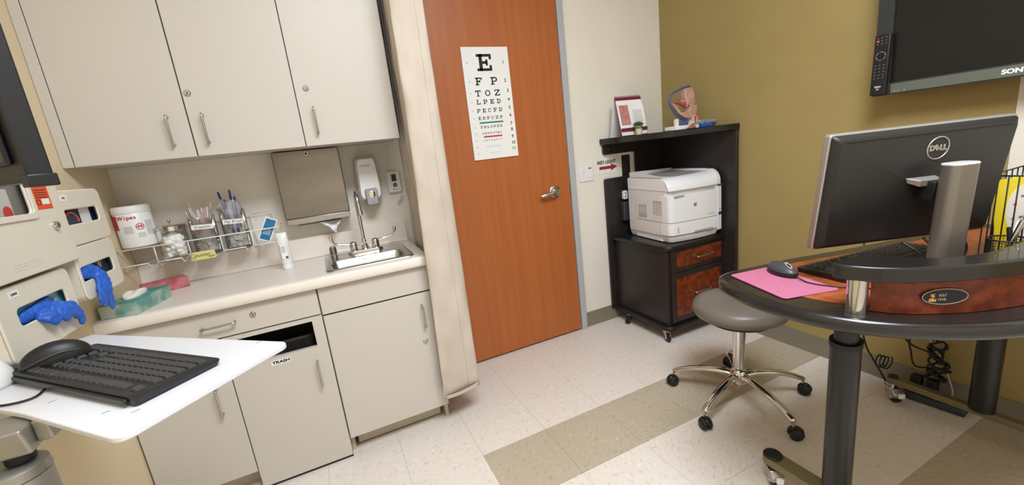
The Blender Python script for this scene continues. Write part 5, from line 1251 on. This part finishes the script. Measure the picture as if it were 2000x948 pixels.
for k, (x, y, m) in enumerate(((-.05, .01, 'orange_print'), (-.03, -.03, 'grey_ink'), (-.06, -.03, 'printer_grey'), (-.02, .03, 'grey_ink'), (.01, -.02, 'caution_red'), (.03, .02, 'printer_grey'))):
    MB(FTm).box(x-.007, x+.007, y-.003, y+.003, .0017, .002).build('print_mark', m, t)
PC = (2.385, -1.87)
t = thing('pen_cup', 'black wire mesh pen cup on the desk behind the shelf', 'cup', (*PC, DZ))
for z, r_ in ((DZ+.108, .0022), (DZ+.004, .0018)): MB().tube([(PC[0]+.036*math.cos(2*PI*k/28), PC[1]+.036*math.sin(2*PI*k/28), z) for k in range(28)], r_, 6, closed=True).build('rim_wire', 'rubber', t, smooth='all')
mb = MB()
for k in range(40):
    a = 2*PI*k/40; mb.cyl((PC[0]+.0358*math.cos(a), PC[1]+.0358*math.sin(a), DZ+.004), (PC[0]+.0358*math.cos(a), PC[1]+.0358*math.sin(a), DZ+.107), .0006, n=4, cap=False)
for j in range(1, 14): mb.tube([(PC[0]+.0358*math.cos(2*PI*k/28), PC[1]+.0358*math.sin(2*PI*k/28), DZ+.004+.0075*j) for k in range(28)], .0005, 4, closed=True)
o = mb.build('mesh_wall', 'rubber', t); o['kind'] = 'stuff'
MB().cyl((*PC, DZ+.0015), (*PC, DZ+.0035), .036, n=28).build('cup_floor', 'rubber', t)
for k, (dx, dy, L_, m, lb) in enumerate(((.18, -.2, .155, 'chrome_soft', 'silver pen leaning in the mesh pen cup'), (.32, -.05, .15, 'label_white', 'white pen leaning in the mesh pen cup'), (-.1, .12, .13, 'rubber', 'black pen standing in the mesh pen cup'))):
    p0 = Vector((PC[0]-.02*(1 if dx > 0 else -1), PC[1]+.012-.012*k, DZ+.008)); dv = Vector((dx, dy, 1)).normalized()
    t = thing('pen', lb, 'pen', p0)
    MB().tube([p0, p0+dv*.012, p0+dv*L_*.96, p0+dv*L_], [.0012, .0042, .0046, .003], 10).build('barrel', m, t, smooth=True)
    MB().box(-.001, .001, -.001, .001, 0, .001).b.free()
    MB().cyl(p0+dv*L_*.65+Vector((0, -.0055, 0)), p0+dv*L_*.95+Vector((0, -.0055, 0)), .001, n=6).build('clip', 'chrome', t)
# ------------------------------------------------------------------ cords under the desk
def cord(P, r, m, label, cat='cable', name='cable'):
    return tag(MB().tube(smooth_path(P, 6), r, 7).build(name, m, None, smooth='all'), label, cat)
cord([(2.75, -1.40, .74), (2.76, -1.40, .45), (2.85, -1.385, .27), (2.88, -1.40, .2), (2.92, -1.42, .12), (2.97, -1.45, .02), (3.02, -1.5, .006)], .0035, 'rubber', 'black cord hanging under the desk, the one with a coil')
mb = MB().tube([(2.868+.002*k/10+.028*math.cos(k*.52), -1.425-.001*k, .2+.026*math.sin(k*.52)) for k in range(40)], .0028, 6)
tag(mb.build('cable_coil', 'rubber', None, smooth='all'), 'small coil of black cord hanging under the desk left side', 'cable')
cord([(2.86, -1.50, .74), (2.88, -1.5, .4), (2.92, -1.50, .3), (3.0, -1.55, .24), (3.03, -1.56, .2)], .0035, 'rubber', 'black cord slanting down to the tangled plugs')
cord([(2.88, -1.52, .74), (2.93, -1.5, .33), (2.95, -1.5, .25), (2.97, -1.51, .18), (3.03, -1.54, .16)], .0035, 'rubber', 'black cord bending in a loop left of the plugs')
cord([(3.0, -1.55, .74), (3.02, -1.55, .4), (3.03, -1.55, .28)], .004, 'rubber', 'black cord dropping straight into the tangled plugs')
cord([(3.05, -1.5, .3), (3.055, -1.54, .24), (3.06, -1.6, .09), (3.062, -1.6, .02)], .003, 'cord_white', 'thin white cord running diagonally down the wall under the desk')
rnd = random.Random(3)
mb = MB()
for k in range(7):
    c0 = Vector((3.035, -1.555+.01*math.sin(k), .26-.022*k)); P = [c0+Vector((.022*math.sin(2.1*j+k), .032*math.cos(1.7*j+k*.6), .022*math.sin(1.3*j+2*k))) for j in range(7)]
    mb.tube(smooth_path(P, 5), .0045, 7)
tag(mb.build('cable_tangle', 'rubber', None, smooth='all'), 'dense tangle of black cords at the wall under the desk', 'cable')
t = thing('power_strip', 'dark power strip lying on the floor under the desk by the wall', 'power strip', (3.03, -1.56, 0))
MB(tm((3.03, -1.57, 0), .1)).box(-.03, .03, -.09, .16, .0005, .032).build('strip_body', 'outlet_dark', t, bev=.006)
for k in range(4): MB(tm((3.03, -1.57, 0), .1)).box(-.014, .014, -.07+.05*k, -.045+.05*k, .0322, .034).build('socket', 'ink', t)
for k, (y, z) in enumerate(((-1.5, .034), (-1.55, .034))):
    tag(MB().box(3.012, 3.05, y-.018, y+.018, z, z+.075).build('wall_adapter', 'rubber', None, bev=.005), ('black adapter plugged into the far end of the floor power strip', 'black adapter plugged into the middle of the floor power strip')[k], 'adapter')
